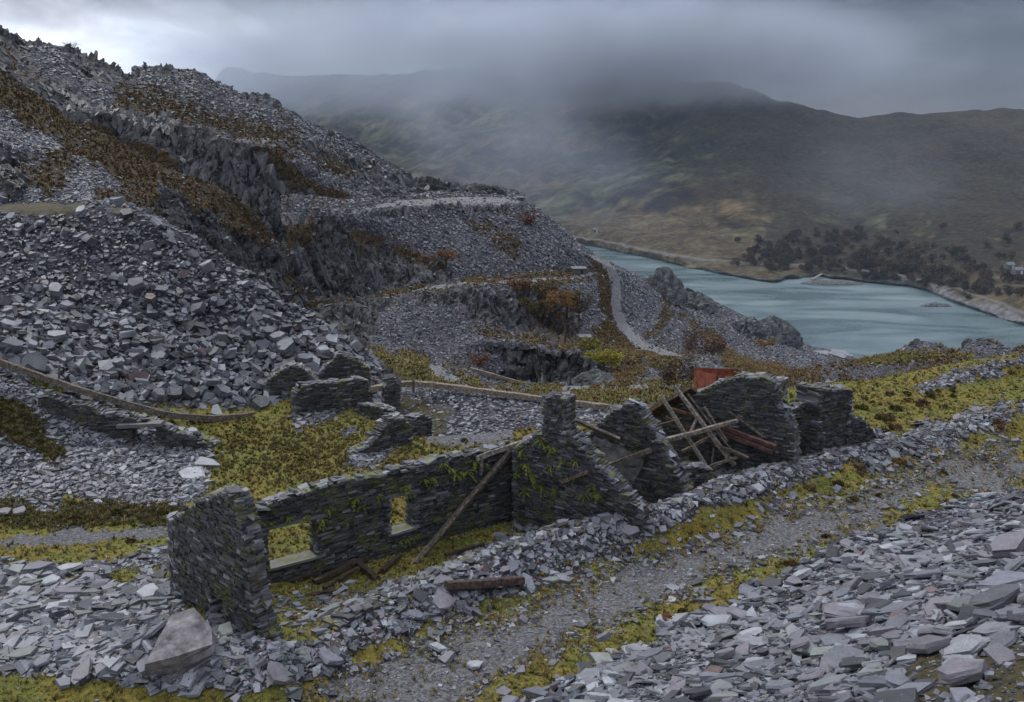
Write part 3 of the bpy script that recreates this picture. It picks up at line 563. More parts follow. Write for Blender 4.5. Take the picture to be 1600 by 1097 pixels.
so = bpy.data.objects.new('sun', sl); COL.objects.link(so)
sd = Vector((math.sin(SUN_AZ)*math.cos(SUN_EL), math.cos(SUN_AZ)*math.cos(SUN_EL), math.sin(SUN_EL))); so.rotation_euler = sd.to_track_quat('Z', 'Y').to_euler()
sc.view_settings.view_transform = 'Standard'; sc.view_settings.look = 'None'; sc.view_settings.exposure = .28; sc.view_settings.gamma = 1
sc.render.engine = 'CYCLES'; sc.cycles.use_denoising = True; sc.cycles.max_bounces = 5; sc.cycles.diffuse_bounces = 2; sc.cycles.volume_bounces = 0
exec_far = True
# ================================================================== LAKE + FAR SIDE
WZ = -150.
def mat_water():
    m, n, b = newmat('lake_water', .16, .5); c = n.coord((1, 2.2, 1))
    k = n.noise(c, .0085, 4, .5, dist=.8)
    n.put(b.inputs['Base Color'], n.ramp(k, [(.33, (.045, .085, .092)), (.5, (.08, .128, .138)), (.68, (.14, .19, .205))]))
    n.put(b.inputs['Roughness'], n.mapr(k, .35, .65, .25, .5)); n.put(b.inputs['Normal'], n.bump(n.noise(c, .35, 4, .6), .25, .3))
    return m
lk = MB(); a0 = Pz(1400, 900, WZ); lk.add([(-900, 350, WZ), (1500, 350, WZ), (1500, 2600, WZ), (-900, 2600, WZ)], [(0, 1, 2, 3)])
tag(lk.build('lake_water', mat_water(), None), kind='structure')
lkF = [(820, 371), (880, 376), (920, 384), (960, 393), (1000, 401), (1060, 414), (1130, 430), (1170, 437), (1205, 440), (1250, 432), (1275, 430), (1300, 436), (1340, 440), (1380, 445), (1420, 447), (1450, 455), (1480, 470), (1530, 486), (1600, 508), (1760, 545)]
def mountain_mat():
    m, n, b = newmat('mountain_ground', .9, .1); c = n.coord()
    at = n.new('ShaderNodeAttribute', attribute_name='mask'); sp = n.new('ShaderNodeSeparateColor'); n.put(sp.inputs[0], at.outputs['Color'])
    rt = n.new('ShaderNodeVectorRotate', rotation_type='Y_AXIS'); n.put(rt.inputs['Vector'], c); rt.inputs['Angle'].default_value = R(-38)
    ms = n.new('ShaderNodeVectorMath', operation='MULTIPLY'); n.put(ms.inputs[0], rt.outputs[0]); ms.inputs[1].default_value = (.22, 1, 1)
    st_ = n.noise(ms.outputs[0], .011, 7, .68); md = n.noise(c, .03, 6, .68); fn = n.noise(c, .11, 5, .7); bg_ = n.noise(c, .0035, 4, .55)
    k = n.math('ADD', n.math('MULTIPLY', st_, .55), n.math('MULTIPLY', md, .45))
    hill = n.ramp(k, [(.41, (.008, .009, .01)), (.47, (.03, .033, .024)), (.53, (.08, .09, .042)), (.63, (.2, .195, .14))])
    hill = n.mix(n.mapr(bg_, .42, .6), hill, n.mix(1., hill, (1.15, .82, .75), 'MULTIPLY'))
    low = n.ramp(n.math('ADD', n.math('MULTIPLY', md, .5), n.math('MULTIPLY', fn, .5)), [(.36, (.022, .02, .015)), (.47, (.075, .056, .036)), (.55, (.12, .1, .055)), (.66, (.21, .195, .12))])
    wood = n.ramp(fn, [(.35, (.012, .012, .009)), (.5, (.035, .03, .02)), (.65, (.075, .062, .04))])  # wood tone; the right slope reuses it as painted cloud shadow
    shore = n.ramp(fn, [(.3, (.07, .068, .07)), (.5, (.17, .165, .17)), (.7, (.3, .29, .29))])
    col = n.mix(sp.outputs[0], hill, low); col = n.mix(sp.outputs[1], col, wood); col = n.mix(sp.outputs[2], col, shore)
    n.put(b.inputs['Base Color'], n.mix(at.outputs['Alpha'], col, (.2, .2, .2)))
    n.put(b.inputs['Normal'], n.bump(n.math('ADD', k, n.math('MULTIPLY', fn, .5)), 1., 14.))
    return m
M['mtn'] = mountain_mat()
LO, WD_SHADE, SH, RD = (1, 0, 0, 0), (0, 1, 0, 0), (0, 0, 1, 0), (0, 0, 0, 1)
def clampy(rows): return rows
far_rows = [
    zr([(300, 373), (700, 372)]+[(a, b+4) for a, b in lkF], -156),
    zr([(300, 368), (700, 368)]+[(a, b-3) for a, b in lkF], -147.5),
    zr([(300, 355), (700, 362), (880, 370), (940, 378), (1000, 391), (1060, 403), (1110, 408), (1160, 413), (1210, 414), (1260, 414), (1300, 420), (1400, 432), (1480, 450), (1540, 468), (1600, 489), (1760, 525)], -141),
    zr([(300, 345), (700, 352), (880, 365), (940, 374), (1000, 384), (1060, 396), (1110, 402), (1160, 407), (1210, 409), (1260, 409), (1300, 413), (1400, 425), (1480, 443), (1540, 460), (1600, 480), (1760, 512)], -138),
    zr([(300, 335), (700, 345), (880, 355), (940, 360), (1000, 365), (1060, 375), (1160, 383), (1300, 395), (1400, 408), (1480, 420), (1540, 433), (1600, 455), (1760, 480)], -128),
    [(300, 300, 2300), (700, 325, 1950), (880, 340, 1750), (1000, 346, 1600), (1060, 350, 1500), (1200, 352, 1430), (1350, 365, 1330), (1500, 375, 1230), (1600, 395, 1130), (1760, 420, 1080)],
    [(300, 210, 2800), (600, 240, 2500), (700, 250, 2300), (880, 260, 2100), (1060, 262, 1900), (1200, 262, 1800), (1400, 270, 1700), (1600, 280, 1600), (1760, 290, 1550)],
    [(300, 160, 3400), (335, 135, 3350), (352, 112, 3300), (380, 112, 3250), (450, 124, 3100), (530, 122, 3000), (560, 116, 2950), (640, 118, 2850), (730, 112, 2750), (800, 124, 2650), (860, 132, 2600), (900, 134, 2550), (1000, 134, 2450), (1060, 133, 2400), (1130, 134, 2350), (1160, 145, 2330), (1200, 160, 2300), (1240, 162, 2280), (1265, 168, 2260), (1290, 174, 2250), (1340, 183, 2230), (1380, 182, 2200), (1450, 182, 2180), (1510, 175, 2160), (1600, 178, 2120), (1760, 185, 2060)],
    [(300, 130, 4000), (600, 150, 3700), (900, 170, 3400), (1200, 190, 3000), (1400, 210, 2900), (1760, 210, 2700)]]
def far_sheet():
    nx = 560; Rw = [resample(r, nx) for r in far_rows]; sub = [3, 6, 5, 14, 20, 60, 60, 14]; out = [Rw[0][None]]; tt = [0.]
    for k in range(len(Rw)-1):
        nn = sub[k]; t = (np.arange(nn)+1)/nn; out.append(Rw[k][None]*(1-t)[:, None, None]+Rw[k+1][None]*t[:, None, None]); tt += list(k+t)
    V = np.concatenate(out); tt = np.array(tt)[:, None]*np.ones((1, nx))
    V[5:-1] = .25*V[4:-2]+.5*V[5:-1]+.25*V[6:]
    u = V[..., 0]; dd = np.sqrt(V[..., 1]**2+u**2)
    up = sstep(4.2, 5.6, tt)*(1-sstep(6.6, 7.4, tt)*.75)
    a = R(-36); zz = V[..., 2]; s1 = (u*math.cos(a)-zz*math.sin(a)); s2 = (u*math.sin(a)+zz*math.cos(a))
    q = np.stack([s1*.0012, V[..., 1]*.0004, s2*.0075], -1)
    rd = 1-np.abs(fbm(q, 5, 77, .6))*2.4; rd2 = fbm(np.stack([u*.004, V[..., 1]*.001, zz*.008], -1), 5, 80, .6)
    rightw = sstep(100, 900, u)
    d = (rd*38*(1-.55*rightw)+rd2*(22+38*rightw))*up
    lowb = sstep(2.2, 3.5, tt)*(1-sstep(5, 5.6, tt)); d = d+lowb*fbm(np.stack([u*.012, V[..., 1]*.012, u*0], -1), 5, 83, .6)*13+fbm(V*.03, 3, 85)*1.2*sstep(.5, 2, tt)
    V[..., 2] += d*.7; V[..., 1] -= d*.6*up
    F_ = [(mixc((0, 0, 0, 0), WD_SHADE, .85), [(1050, 100), (1800, 100), (1800, 400), (1200, 360), (1100, 300)], 6), (LO, [(820, 340), (1000, 340), (1060, 345), (1200, 352), (1300, 380), (1320, 440), (1200, 445), (1060, 420), (820, 380)], 1.5),  # first polygon paints cloud shadow on the right slope, no wood there
          (WD_SHADE, [(1190, 350), (1350, 350), (1800, 380), (1800, 470), (1600, 458), (1500, 440), (1400, 440), (1300, 425), (1230, 412), (1190, 385)], 2),
          (LO, [(1480, 430), (1620, 400), (1700, 440), (1700, 500), (1620, 490), (1500, 455)], 2), (WD_SHADE, [(1340, 420), (1440, 425), (1560, 460), (1520, 462), (1440, 450), (1340, 440)], 1),
          (SH, [(1370, 436), (1430, 440), (1480, 452), (1560, 478), (1700, 522), (1700, 560), (1600, 530), (1530, 500), (1480, 478), (1440, 460), (1370, 452)], .8)]
    sh_ = sstep(3.2, 2.2, tt); V[..., 1] += sh_*fbm(np.stack([u*.018, V[..., 1]*.004, u*0], -1), 4, 95, .6)*34; V[..., 2] += sstep(.3, 1., tt)*sh_*fbm(np.stack([u*.05, V[..., 1]*.05, u*0], -1), 4, 96, .6)*5
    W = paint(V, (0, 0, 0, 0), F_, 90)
    edge = (sstep(1.25, .9, tt)*.55)[..., None]; W = W*(1-edge)+np.array(SH)*edge
    rd_ = (sstep(2.1, 2.3, tt)*(1-sstep(2.5, 2.7, tt))*.8)[..., None]*(V[..., 0:1] > 40); W = W*(1-rd_)+np.array(RD)*rd_
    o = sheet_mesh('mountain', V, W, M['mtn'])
    S = Surf(); S.V = V; S.W = W; S.N = normals(V); S.N *= np.sign(S.N[..., 2:3]); S.t = tt; return S
FAR = far_sheet()
# ================================================================== SLATE RUBBLE (uncountable)
def sizes(n, a, b, p=2.2):
    u = rng.random(n); return (a**(1-p)+(b**(1-p)-a**(1-p))*u)**(1/(1-p))
def scr(w): return np.clip(1-w.sum(-1), 0, 1)
# foreground heap
p_, n_ = scatter(FH, 42000, lambda w, C, px, py: scr(w)**2*(C[..., 1] > 5), dpow=2.2, frame=120)
slabs('slate_rubble', p_, n_, sizes(len(p_), .06, .5)*np.clip(p_[:, 1]/20, .6, 1.3), tilt=20, lift=.5, gain=1.02, label='loose grey and purple slate rubble covering the heap beside the track')
p_, n_ = scatter(FH, 2600, lambda w, C, px, py: scr(w)**2*(C[..., 1] > 7)*(.08+sstep(-.12, .22, fbm(C*.38, 3, 400))), dpow=1.6, frame=120)
slabs('slate_rubble', p_, n_, sizes(len(p_), .35, 1.05, 2.5), tilt=22, lift=.9, tpl=TPL3, thick=(.05, .16), gain=1.05, label='broken slate plates among the smaller rubble of the heap beside the track')
# ridge / collapsed front walls, bottom left, left scree
p_, n_ = scatter(NEAR, 30000, lambda w, C, px, py: scr(w)**1.5*(px > 280)*(py > 560), dpow=1., frame=40)
slabs('slate_rubble', p_, n_, sizes(len(p_), .1, .6), tilt=26, lift=.5, gain=1., label='slate rubble of the collapsed front walls along the track')
p_, n_ = scatter(NEAR, 30000, lambda w, C, px, py: scr(w)**1.5*(px <= 330), dpow=1., frame=60)
slabs('slate_rubble', p_, n_, sizes(len(p_), .09, .55)*(1+.5*(project(p_)[1] > 890)), tilt=20, lift=.5, gain=1., label='slate scree and rubble left of the ruined gable')
p_, n_ = scatter(NEAR, 9000, lambda w, C, px, py: (w[..., 3]*.9+scr(w)*.4)*(px > 400), dpow=1.5)
slabs('stone_chips', p_, n_, sizes(len(p_), .04, .28, 3), tilt=9, lift=.3, gain=1.2, label='small slate chips strewn on the track')
p_, n_ = scatter(NEAR, 2200, lambda w, C, px, py: w[..., 0]*.6+.1, dpow=1.5)
slabs('stone_chips', p_, n_, sizes(len(p_), .06, .35, 3), tilt=9, lift=.3, gain=1.2, label='scattered slate chips lying in the grass')
# left heap: larger blocks towards the foot
def lhw(w, C, px, py): return scr(w)
p_, n_ = scatter(LH, 34000, lhw, dpow=.5, frame=40)
fx, fy = project(p_); foot = sstep(400, 620, fy-.25*np.maximum(0, 0*fx)); L_ = sizes(len(p_), .22, .7)*(.75+.55*foot)
slabs('slate_boulders', p_, n_, L_, thick=(.2, .5), aspect=(.5, .95), tilt=32, lift=.5, upmix=.15, mat=M['heap_slate'], gain=.84, label='blocky slate waste covering the large heap on the left')
p_, n_ = scatter(LH, 2200, lambda w, C, px, py: scr(w)*(.12+sstep(380, 640, py))*(py < 655), dpow=.5, frame=40)
slabs('slate_boulders', p_, n_, sizes(len(p_), .5, 1.3, 3), thick=(.2, .5), aspect=(.5, .9), tilt=34, lift=.7, upmix=.15, mat=M['heap_slate'], tpl=TPL3, gain=.84, label='big angular slate blocks near the foot of the large heap')
p_, n_ = scatter(BK, 9000, lambda w, C, px, py: scr(w), dpow=.5); slabs('slate_rubble', p_, n_, sizes(len(p_), .12, .5), tilt=22, gain=1., mat=M['heap_slate'], label='fine slate waste on the embankment behind the ruins')
for S_, nn, lo, hi, lab in ((MQ, 120000, .22, 1.0, 'slate waste on the tips above the lake'), (LS, 20000, .25, 1.1, 'slate waste on the left shoulder'), (HC, 30000, .25, 1.1, 'slate waste along the high ridge'), (KN, 9000, .2, 1., 'slate rubble on the knoll above the lake')):
    p_, n_ = scatter(S_, nn, lambda w, C, px, py: scr(w)**2+.012, dpow=.6)
    dd = p_[:, 1]; slabs('slate_rubble', p_, n_, sizes(len(p_), lo, hi)*np.clip(dd/180, .5, 1.5), thick=(.2, .5), tilt=26, lift=.3, upmix=0., mat=M['far_slate'], gain=.85, label=lab)
# jointed blocks standing out of the quarry faces
skyl = lambda x: np.interp(x, [-100, 0, 60, 165, 204, 225, 310, 372, 440, 560, 640, 700, 900], [0, 40, 66, 98, 121, 106, 111, 146, 166, 225, 270, 290, 300])
for S_, nn, lo, hi in ((MQ, 3400, 1.2, 4.), (LS, 2200, 1.2, 4.), (HC, 4200, 1.4, 5.)):
    p_, n_ = scatter(S_, nn, lambda w, C, px, py: np.clip(w[..., 2]*1.6-.55, 0, 1)*(py > skyl(px)+16), dpow=.3)
    L_ = sizes(len(p_), lo, hi, 2.)*np.clip(p_[:, 1]/200, .45, 1.2); g_ = rng.uniform(.022, .085, (len(p_), 1))
    slabs('rock_face', p_, n_*np.array([1, 1, .5]), L_, aspect=(.18, .5), thick=(.22, .4), tilt=16, lift=-.35, upmix=0., mat=M['far_slate'], tint=g_*np.array([[1., 1.02, 1.06]]), tpl=TPL3, kind='structure', vert=True)
# ================================================================== RUINS
def on_wall(A, B, px, py):
    """pixel -> (distance along the wall, height) on the vertical plane through A and B"""
    r = ray(px, py); d = (B-A)/np.linalg.norm(B-A); nn = np.array([-d[1], d[0]])
    t = (A@nn)/(r[:2]@nn); p = r*t; return float((p[:2]-A)@d), float(p[2])
WP = [(.05, .052, .056), (.075, .076, .082), (.11, .11, .118), (.022, .023, .025), (.2, .205, .215)]  # wall face tones, darkened to carry shade as well as damp
def wtint(top=False):
    c = np.array(WP[rng.choice(5, p=[.33, .3, .17, .16, .04])]) if not top else PAL[rng.choice(7, p=PALP)]*.95
    return tuple(c*rng.uniform(.75, 1.25))
def stone_wall(name, A, B, prof, thick, back, openings=(), zb=None, parent=None, loc=(0, 0, 0), ch=(.04, .1), cap=True, ln=(.12, .6), label=None, mat=None, dark=.85, capn=1., tilt=0.):
    """A,B: xy of the face line; back: +1/-1 which side of AB the wall's body lies; prof: [(s, ztop)]"""
    A = np.asarray(A, float); B = np.asarray(B, float); L = np.linalg.norm(B-A); d = (B-A)/L; nv = np.array([-d[1], d[0]])*back
    D3 = np.array([*d, 0.]); N3 = np.array([*nv, 0.]); U = np.array([0, 0, 1.]); mb = MB(); ps = np.array(prof); s0, s1 = ps[0, 0], ps[-1, 0]
    zt = ps[:, 1].max(); z = zb
    top = lambda s: np.interp(s, ps[:, 0], ps[:, 1])
    ss = np.arange(s0, s1+.001, .05); tops = top(ss)+np.repeat(rng.normal(0, .035, len(ss)//5+1), 5)[:len(ss)]
    while z < zt:
        h = rng.uniform(*ch); ok = tops > z+h*.45
        for (a, b, c, e) in openings:
            if z+h*.6 > c and z+h*.4 < e: ok &= ~((ss > a) & (ss < b))
        i = 0
        while i < len(ss):
            if not ok[i]: i += 1; continue
            j = i
            while j+1 < len(ss) and ok[j+1]: j += 1
            a, b = ss[i]-.02, ss[j]+.03; i = j+1
            if b-a < .06: continue
            cm = A[0]+d[0]*(a+b)/2, A[1]+d[1]*(a+b)/2
            mb.box(np.array([*cm, z+h/2])+N3*thick/2, D3*max((b-a)/2-.05, .02), N3*(thick/2-.06), U*h/2*1.02, 0, (.02, .02, .021))
            for side in (0, 1):
                s = a
                while s < b-.03:
                    l = min(rng.uniform(*ln)*rng.uniform(.5, 1), b-s)
                    if b-s-l < .08: l = b-s
                    dep = rng.uniform(.1, .22); pr = rng.normal(0, .018)
                    off = dep/2-pr if side == 0 else thick-dep/2+pr
                    c = np.array([A[0]+d[0]*(s+l/2), A[1]+d[1]*(s+l/2), z+h/2])+N3*off
                    dd = D3+U*rng.normal(tilt, .03)
                    mb.box(c, dd*(l/2-.007), N3*dep/2, U*(h/2*rng.uniform(.8, .97)), .007, tuple(np.array(wtint())*dark))
                    s += l
            # through stones at the ends give the broken end its steps
            for e in (a, b):
                for q in range(2):
                    l = rng.uniform(.12, .3); c = np.array([A[0]+d[0]*e, A[1]+d[1]*e, z+h/2])+N3*(thick*(.25+.5*q)+rng.normal(0, .03))-D3*(l*.3 if e == b else -l*.3)
                    mb.box(c, D3*l/2+N3*rng.normal(0, .02), N3*thick*.26, U*h/2*.9, .012, wtint(rng.random() < .45))
        z += h
    if cap:
        for k in range(int((s1-s0)/.16*capn)):
            s = rng.uniform(s0, s1); z_ = top(s)
            if any(a < s < b and z_ < e+.05 for a, b, c, e in openings): continue
            sl = (top(min(s+.1, s1))-top(max(s-.1, s0)))/.2; sl = np.clip(sl, -1.2, 1.2)*.4
            c = np.array([A[0]+d[0]*s, A[1]+d[1]*s, z_+rng.uniform(-.01, .06)])+N3*(thick*rng.uniform(.1, .9))
            dd = D3+U*(sl+rng.normal(0, .12)); dd /= np.linalg.norm(dd); n2 = N3+D3*rng.normal(0, .5)+U*rng.normal(0, .12); n2 /= np.linalg.norm(n2)
            mb.box(c, dd*rng.uniform(.1, .24), n2*rng.uniform(.1, .2), U*rng.uniform(.02, .045), .02, wtint(True))
    o = mb.build(name, mat or M['wall'], parent, loc)
    if label: o['label'] = label
    return o
def px_prof(A, B, pts): return [on_wall(A, B, *p) for p in pts]
def xy(px, py, z=-14.): return Pz(px, py, z)[:2]
# ---- the roofless hut
A1 = xy(275, 958); B1 = xy(806, 806); C1 = xy(432, 1048); d1 = (B1-A1)/np.linalg.norm(B1-A1)
hut = empty('ruined_hut', (*A1, -14.2)); HL = hut.location[:]
tag(hut, 'roofless slate hut with two empty window openings and a collapsed front', 'ruined hut')
tp = px_prof(A1, B1, [(272, 812), (330, 800), (400, 800), (440, 783), (520, 757), (600, 743), (680, 722), (750, 708), (806, 694)])
ops = []
for (xa, ya0, ya1, xb, yb0, yb1) in ((419, 829, 893, 498, 806, 866), (609, 779, 834, 648, 769, 826)):
    a, b = on_wall(A1, B1, xa, ya1), on_wall(A1, B1, xb, yb1); c = on_wall(A1, B1, xa, ya0); ops.append((a[0], b[0], (a[1]+b[1])/2, c[1]))
stone_wall('rear_wall', A1, B1, tp, .55, 1, ops, -14.5, hut, HL)
for (a, b, c, e) in ops:      # each opening has its slate lintel and sill
    w_ = empty('window', (*(A1+d1*(a+b)/2), (c+e)/2)); w_.parent = hut; w_.location = Vector(w_.location)-Vector(HL); wl = Vector(w_.location)+Vector(HL)
    D3 = np.array([*d1, 0]); N3 = np.array([-d1[1], d1[0], 0])
    m_ = MB(); m_.box(np.array([*(A1+d1*(a+b)/2), e+.05])+N3*.27, D3*((b-a)/2+.22), N3*.3, np.array([0, 0, .05]), .012, (.16, .16, .17)); m_.build('lintel', M['wall'], w_, wl)
    m_ = MB(); m_.box(np.array([*(A1+d1*(a+b)/2), c-.02])+N3*.25, D3*((b-a)/2+.05), N3*.33, np.array([0, 0, .035]), .012, (.15, .145, .14)); m_.build('sill', M['wall'], w_, wl)
gp = px_prof(A1, C1, [(272, 812), (285, 801), (310, 785), (332, 772), (352, 770), (368, 782), (376, 812), (382, 850), (388, 905), (398, 955), (412, 1000), (420, 1020)])
da, db = on_wall(A1, C1, 329, 930), on_wall(A1, C1, 350, 948)
stone_wall('gable_wall', A1, C1, gp, .56, 1, [(da[0], db[0], -20, da[1])], -14.5, hut, HL, ch=(.05, .12), ln=(.14, .5), label='broken gable end with a stepped ragged edge', tilt=-.1)
gdir = np.array([.87, -.5])/np.hypot(.87, .5); B2 = xy(803, 816); C2 = B2+gdir*6.6
g2 = px_prof(B2, C2, [(803, 700), (820, 690), (850, 672), (868, 665), (885, 675), (905, 692), (930, 722), (960, 755), (985, 782), (1000, 800)])
stone_wall('gable_wall', B2, C2, g2, .7, 1, (), -14.5, hut, HL, label='mossy gable wall that carries the chimney', tilt=-.06)
sa, sb = on_wall(B2, C2, 850, 660)[0], on_wall(B2, C2, 884, 660)[0]; zt = on_wall(B2, C2, 868, 622)[1]; zb_ = on_wall(B2, C2, 868, 690)[1]
stone_wall('chimney', B2, C2, [(sa, zt), (sb, zt)], .75, 1, (), zb_, hut, HL, ch=(.06, .11), ln=(.12, .3))
# front wall stump along the track
E1 = xy(505, 1000, -13.4); E2 = xy(765, 882, -13.4)
stone_wall('front_wall', E1, E2, [(0, -13.4), (1.5, -13.1), (3, -13.2), (4.5, -13.05), (float(np.linalg.norm(E2-E1)), -13.2)], .55, 1, (), -14.6, hut, HL, label='low mossy stump of the fallen front wall', dark=1.)
# ---- the other ruins of the row
def ruin(name, label, base, prof, thick=.6, z=-14.2, back=1, cat='ruined wall', depth=None, extra=(), **kw):
    A, B = xy(*base[0], z), xy(*base[1], z)
    if depth: B = A+(B-A)/np.linalg.norm(B-A)*depth
    o = empty(name, (*A, z)); tag(o, label, cat); stone_wall('wall', A, B, px_prof(A, B, prof), thick, back, (), z-.5, o, o.location[:], **kw)
    return o, A, B
B3 = xy(902, 775, -14.2); e3 = B3+gdir*8
def ruin_at(name, label, A, B, prof, thick, cat='ruined wall', zb=-14.8, **kw):
    o = empty(name, (*A, -14.2)); tag(o, label, cat); stone_wall('wall', A, B, px_prof(A, B, prof), thick, 1, (), zb, o, o.location[:], **kw); return o
r3 = ruin_at('ruined_gable', 'steep slate gable with patches of old plaster, just behind the chimney gable', B3, e3, [(902, 692), (930, 668), (960, 643), (985, 629), (1003, 648), (1020, 676), (1038, 706), (1052, 732), (1070, 765)], .8, tilt=-.06)
# plaster on that gable
s_, z_ = on_wall(B3, e3, 915, 700); mbp = MB(); dg = np.array([*gdir, 0]); ng = np.array([-gdir[1], gdir[0], 0])
pp = px_prof(B3, e3, [(908, 690), (930, 682), (955, 690), (985, 705), (1008, 715), (1000, 740), (985, 762), (975, 785), (950, 800), (915, 790)])
ctr = np.mean(pp, 0); ring = []
for k in range(len(pp)):
    for f in (0, .33, .66):
        q_ = np.array(pp[k])*(1-f)+np.array(pp[(k+1) % len(pp)])*f; q_ = q_+(q_-ctr)*rng.normal(0, .06); ring.append(q_)
to3 = lambda q_, o_: np.array([B3[0]+gdir[0]*q_[0], B3[1]+gdir[1]*q_[0], q_[1]])-ng*o_
nR = len(ring); mbp.add([to3(q_, .035) for q_ in ring]+[to3(q_, -.02) for q_ in ring], [tuple(range(nR))]+[(i, i+nR, (i+1) % nR+nR, (i+1) % nR) for i in range(nR)])
mbp.build('plaster', M['plaster'], r3, r3.location[:])
B4 = xy(1008, 722, -14.4); e4 = B4+gdir*9
r4 = ruin_at('ruined_workshop', 'tall dark slate wall behind the fallen roof timbers, beside the rusty tank', B4, e4, [(1000, 655), (1040, 640), (1075, 622), (1095, 612), (1120, 600), (1150, 592), (1195, 590), (1210, 606), (1220, 632), (1232, 655), (1240, 690)], .9, zb=-15)
sa, sb = on_wall(B4, e4, 1196, 600)[0]+.1, on_wall(B4, e4, 1229, 600)[0]+.5
# dark return pier at its right end
pA = xy(1200, 712, -14.1); stone_wall('pier', pA+np.array([0, 3.]), pA+np.array([1.15, 2.4]), [(0, on_wall(pA+np.array([0, 3.]), pA+np.array([1.15, 2.4]), 1205, 598)[1]), (1.3, on_wall(pA+np.array([0, 3.]), pA+np.array([1.15, 2.4]), 1205, 596)[1])], 1.3, 1, (), -14.6, r4, r4.location[:])
ruin('ruined_wall', 'low broken slate wall between the tall workshop wall and the square pillar', ((1205, 712), (1290, 716)), [(1205, 690), (1222, 652), (1240, 640), (1262, 628), (1280, 640), (1290, 655)], .9, -14.)
ruin('stone_pillar', 'square flat-topped slate pillar standing at the right end of the ruins', ((1284, 716), (1331, 704)), [(1281, 609), (1331, 609)], 1.3, -14., cat='pillar', cap=True)
ruin('ruined_wall', 'stepped slate wall falling to the right of the square pillar', ((1326, 706), (1385, 694)), [(1326, 648), (1345, 655), (1358, 668), (1372, 682), (1385, 692)], .7, -14.)
ruin('stone_pier', 'low square slate pier at the foot of the leaning poles', ((1073, 755), (1112, 752)), [(1073, 733), (1112, 731)], .8, -13.5, cat='pier', cap=True)
# ---- ruins across the field
ruin('ruined_gable', 'dark brown slate gable with a pointed top at the toe of the big heap', ((488, 612), (580, 610)), [(488, 596), (505, 577), (530, 553), (556, 564), (574, 575), (578, 590)], .6, -13.6)
ruin('ruined_wall', 'leftmost ruined block under the big heap, beside the pointed gable', ((418, 632), (488, 628)), [(416, 600), (430, 584), (458, 571), (480, 582), (488, 590)], 1.2, -13.8)
ruin('ruined_wall', 'long dark slate wall in front of the pointed gable', ((462, 652), (582, 634)), [(464, 612), (475, 602), (520, 599), (560, 593), (574, 596), (581, 612)], .8, -13.9)
ruin('stone_pillar', 'small slate stump at the start of the long timber rail', ((602, 634), (624, 632)), [(602, 604), (608, 594), (620, 593), (624, 600)], .7, -13.9, cat='pillar')
ruin('ruined_wall', 'wedge shaped slate wall end in the middle of the field', ((556, 716), (643, 696)), [(556, 712), (585, 690), (600, 672), (612, 654), (632, 656), (643, 668)], .7, -14.1)
ruin('ruined_wall', 'curving low slate wall leading down to the wedge shaped wall end', ((560, 648), (618, 668)), [(560, 632), (580, 634), (600, 643), (618, 655)], .6, -14.)
ruin('ruined_wall', 'small dark slate block between the wedge shaped wall and the embankment', ((646, 678), (673, 670)), [(646, 656), (660, 650), (673, 652)], .7, -14., )
rw = empty('retaining_wall', (*xy(150, 640, -12.6), -13)); tag(rw, 'dark dry-stone retaining wall with a square culvert below the curved timber rail', 'retaining wall')
Ar, Br = xy(60, 640, -11.9), xy(330, 700, -13.9)
opn = [on_wall(Ar, Br, 238, 692), on_wall(Ar, Br, 205, 664)]
ca, cb = on_wall(Ar, Br, 205, 680), on_wall(Ar, Br, 245, 688)
stone_wall('wall', Ar, Br, px_prof(Ar, Br, [(60, 618), (85, 622), (110, 634), (130, 632), (160, 648), (190, 650), (240, 662), (270, 676), (300, 680), (318, 692), (330, 700)]), .8, 1, [(ca[0], cb[0], -20, on_wall(Ar, Br, 222, 664)[1])], -14.6, rw, rw.location[:])
m_ = MB(); cc = (np.array(on_wall(Ar, Br, 192, 665))+np.array(on_wall(Ar, Br, 248, 660)))/2; dr = (Br-Ar)/np.linalg.norm(Br-Ar)
m_.box((Ar[0]+dr[0]*cc[0], Ar[1]+dr[1]*cc[0], cc[1]), np.array([*dr, .02])*1., np.array([-dr[1], dr[0], 0])*.35, np.array([0, 0, .06]), .01, (.14, .14, .15)); m_.build('lintel', M['wall'], rw, rw.location[:])
# ================================================================== TIMBER AND IRON
M['girder'] = mat_plain('girder_iron', [(.03, .018, .016), (.085, .042, .036), (.15, .08, .07)], 4, .75, .3, .3, .01)
def timber(a, b, w=.2, h=.08, label='', name='timber', cat='timber', mat=None, tint=(1, 1, 1), group=None, roll=0., sag=.0, taper=1.):
    a = np.array(a, float); b = np.array(b, float); d = b-a; L = np.linalg.norm(d); d /= L; s = np.cross(d, [0, 0, 1.]); s /= np.linalg.norm(s)+1e-9; u = np.cross(s, d)
    s, u = s*math.cos(roll)+u*math.sin(roll), u*math.cos(roll)-s*math.sin(roll); mb = MB(); n_ = 5; V = []
    for k in range(n_):
        t = k/(n_-1); c = a+(b-a)*t+u*(-sag*L*math.sin(math.pi*t))+rng.normal(0, .008, 3); f = 1-(1-taper)*t
        for (i, j) in ((-1, -1), (-.8, -1.15), (.8, -1.15), (1, -1), (1, 1), (.8, 1.12), (-.8, 1.12), (-1, 1)): V.append(c+s*i*w/2*f+u*j*h/2*f+rng.normal(0, .006, 3))
    Fs = [tuple(range(8))[::-1], tuple(range((n_-1)*8, n_*8))]
    for k in range(n_-1):
        for i in range(8): Fs.append((k*8+i, k*8+(i+1) % 8, (k+1)*8+(i+1) % 8, (k+1)*8+i))
    mb.add(V, Fs, tint); c0 = tuple((a+b)/2); o = mb.build(name, mat or M['wood'], None, c0); tag(o, label, cat, group); return o
G = lambda px, py, z=-14.1: Pz(px, py, z)
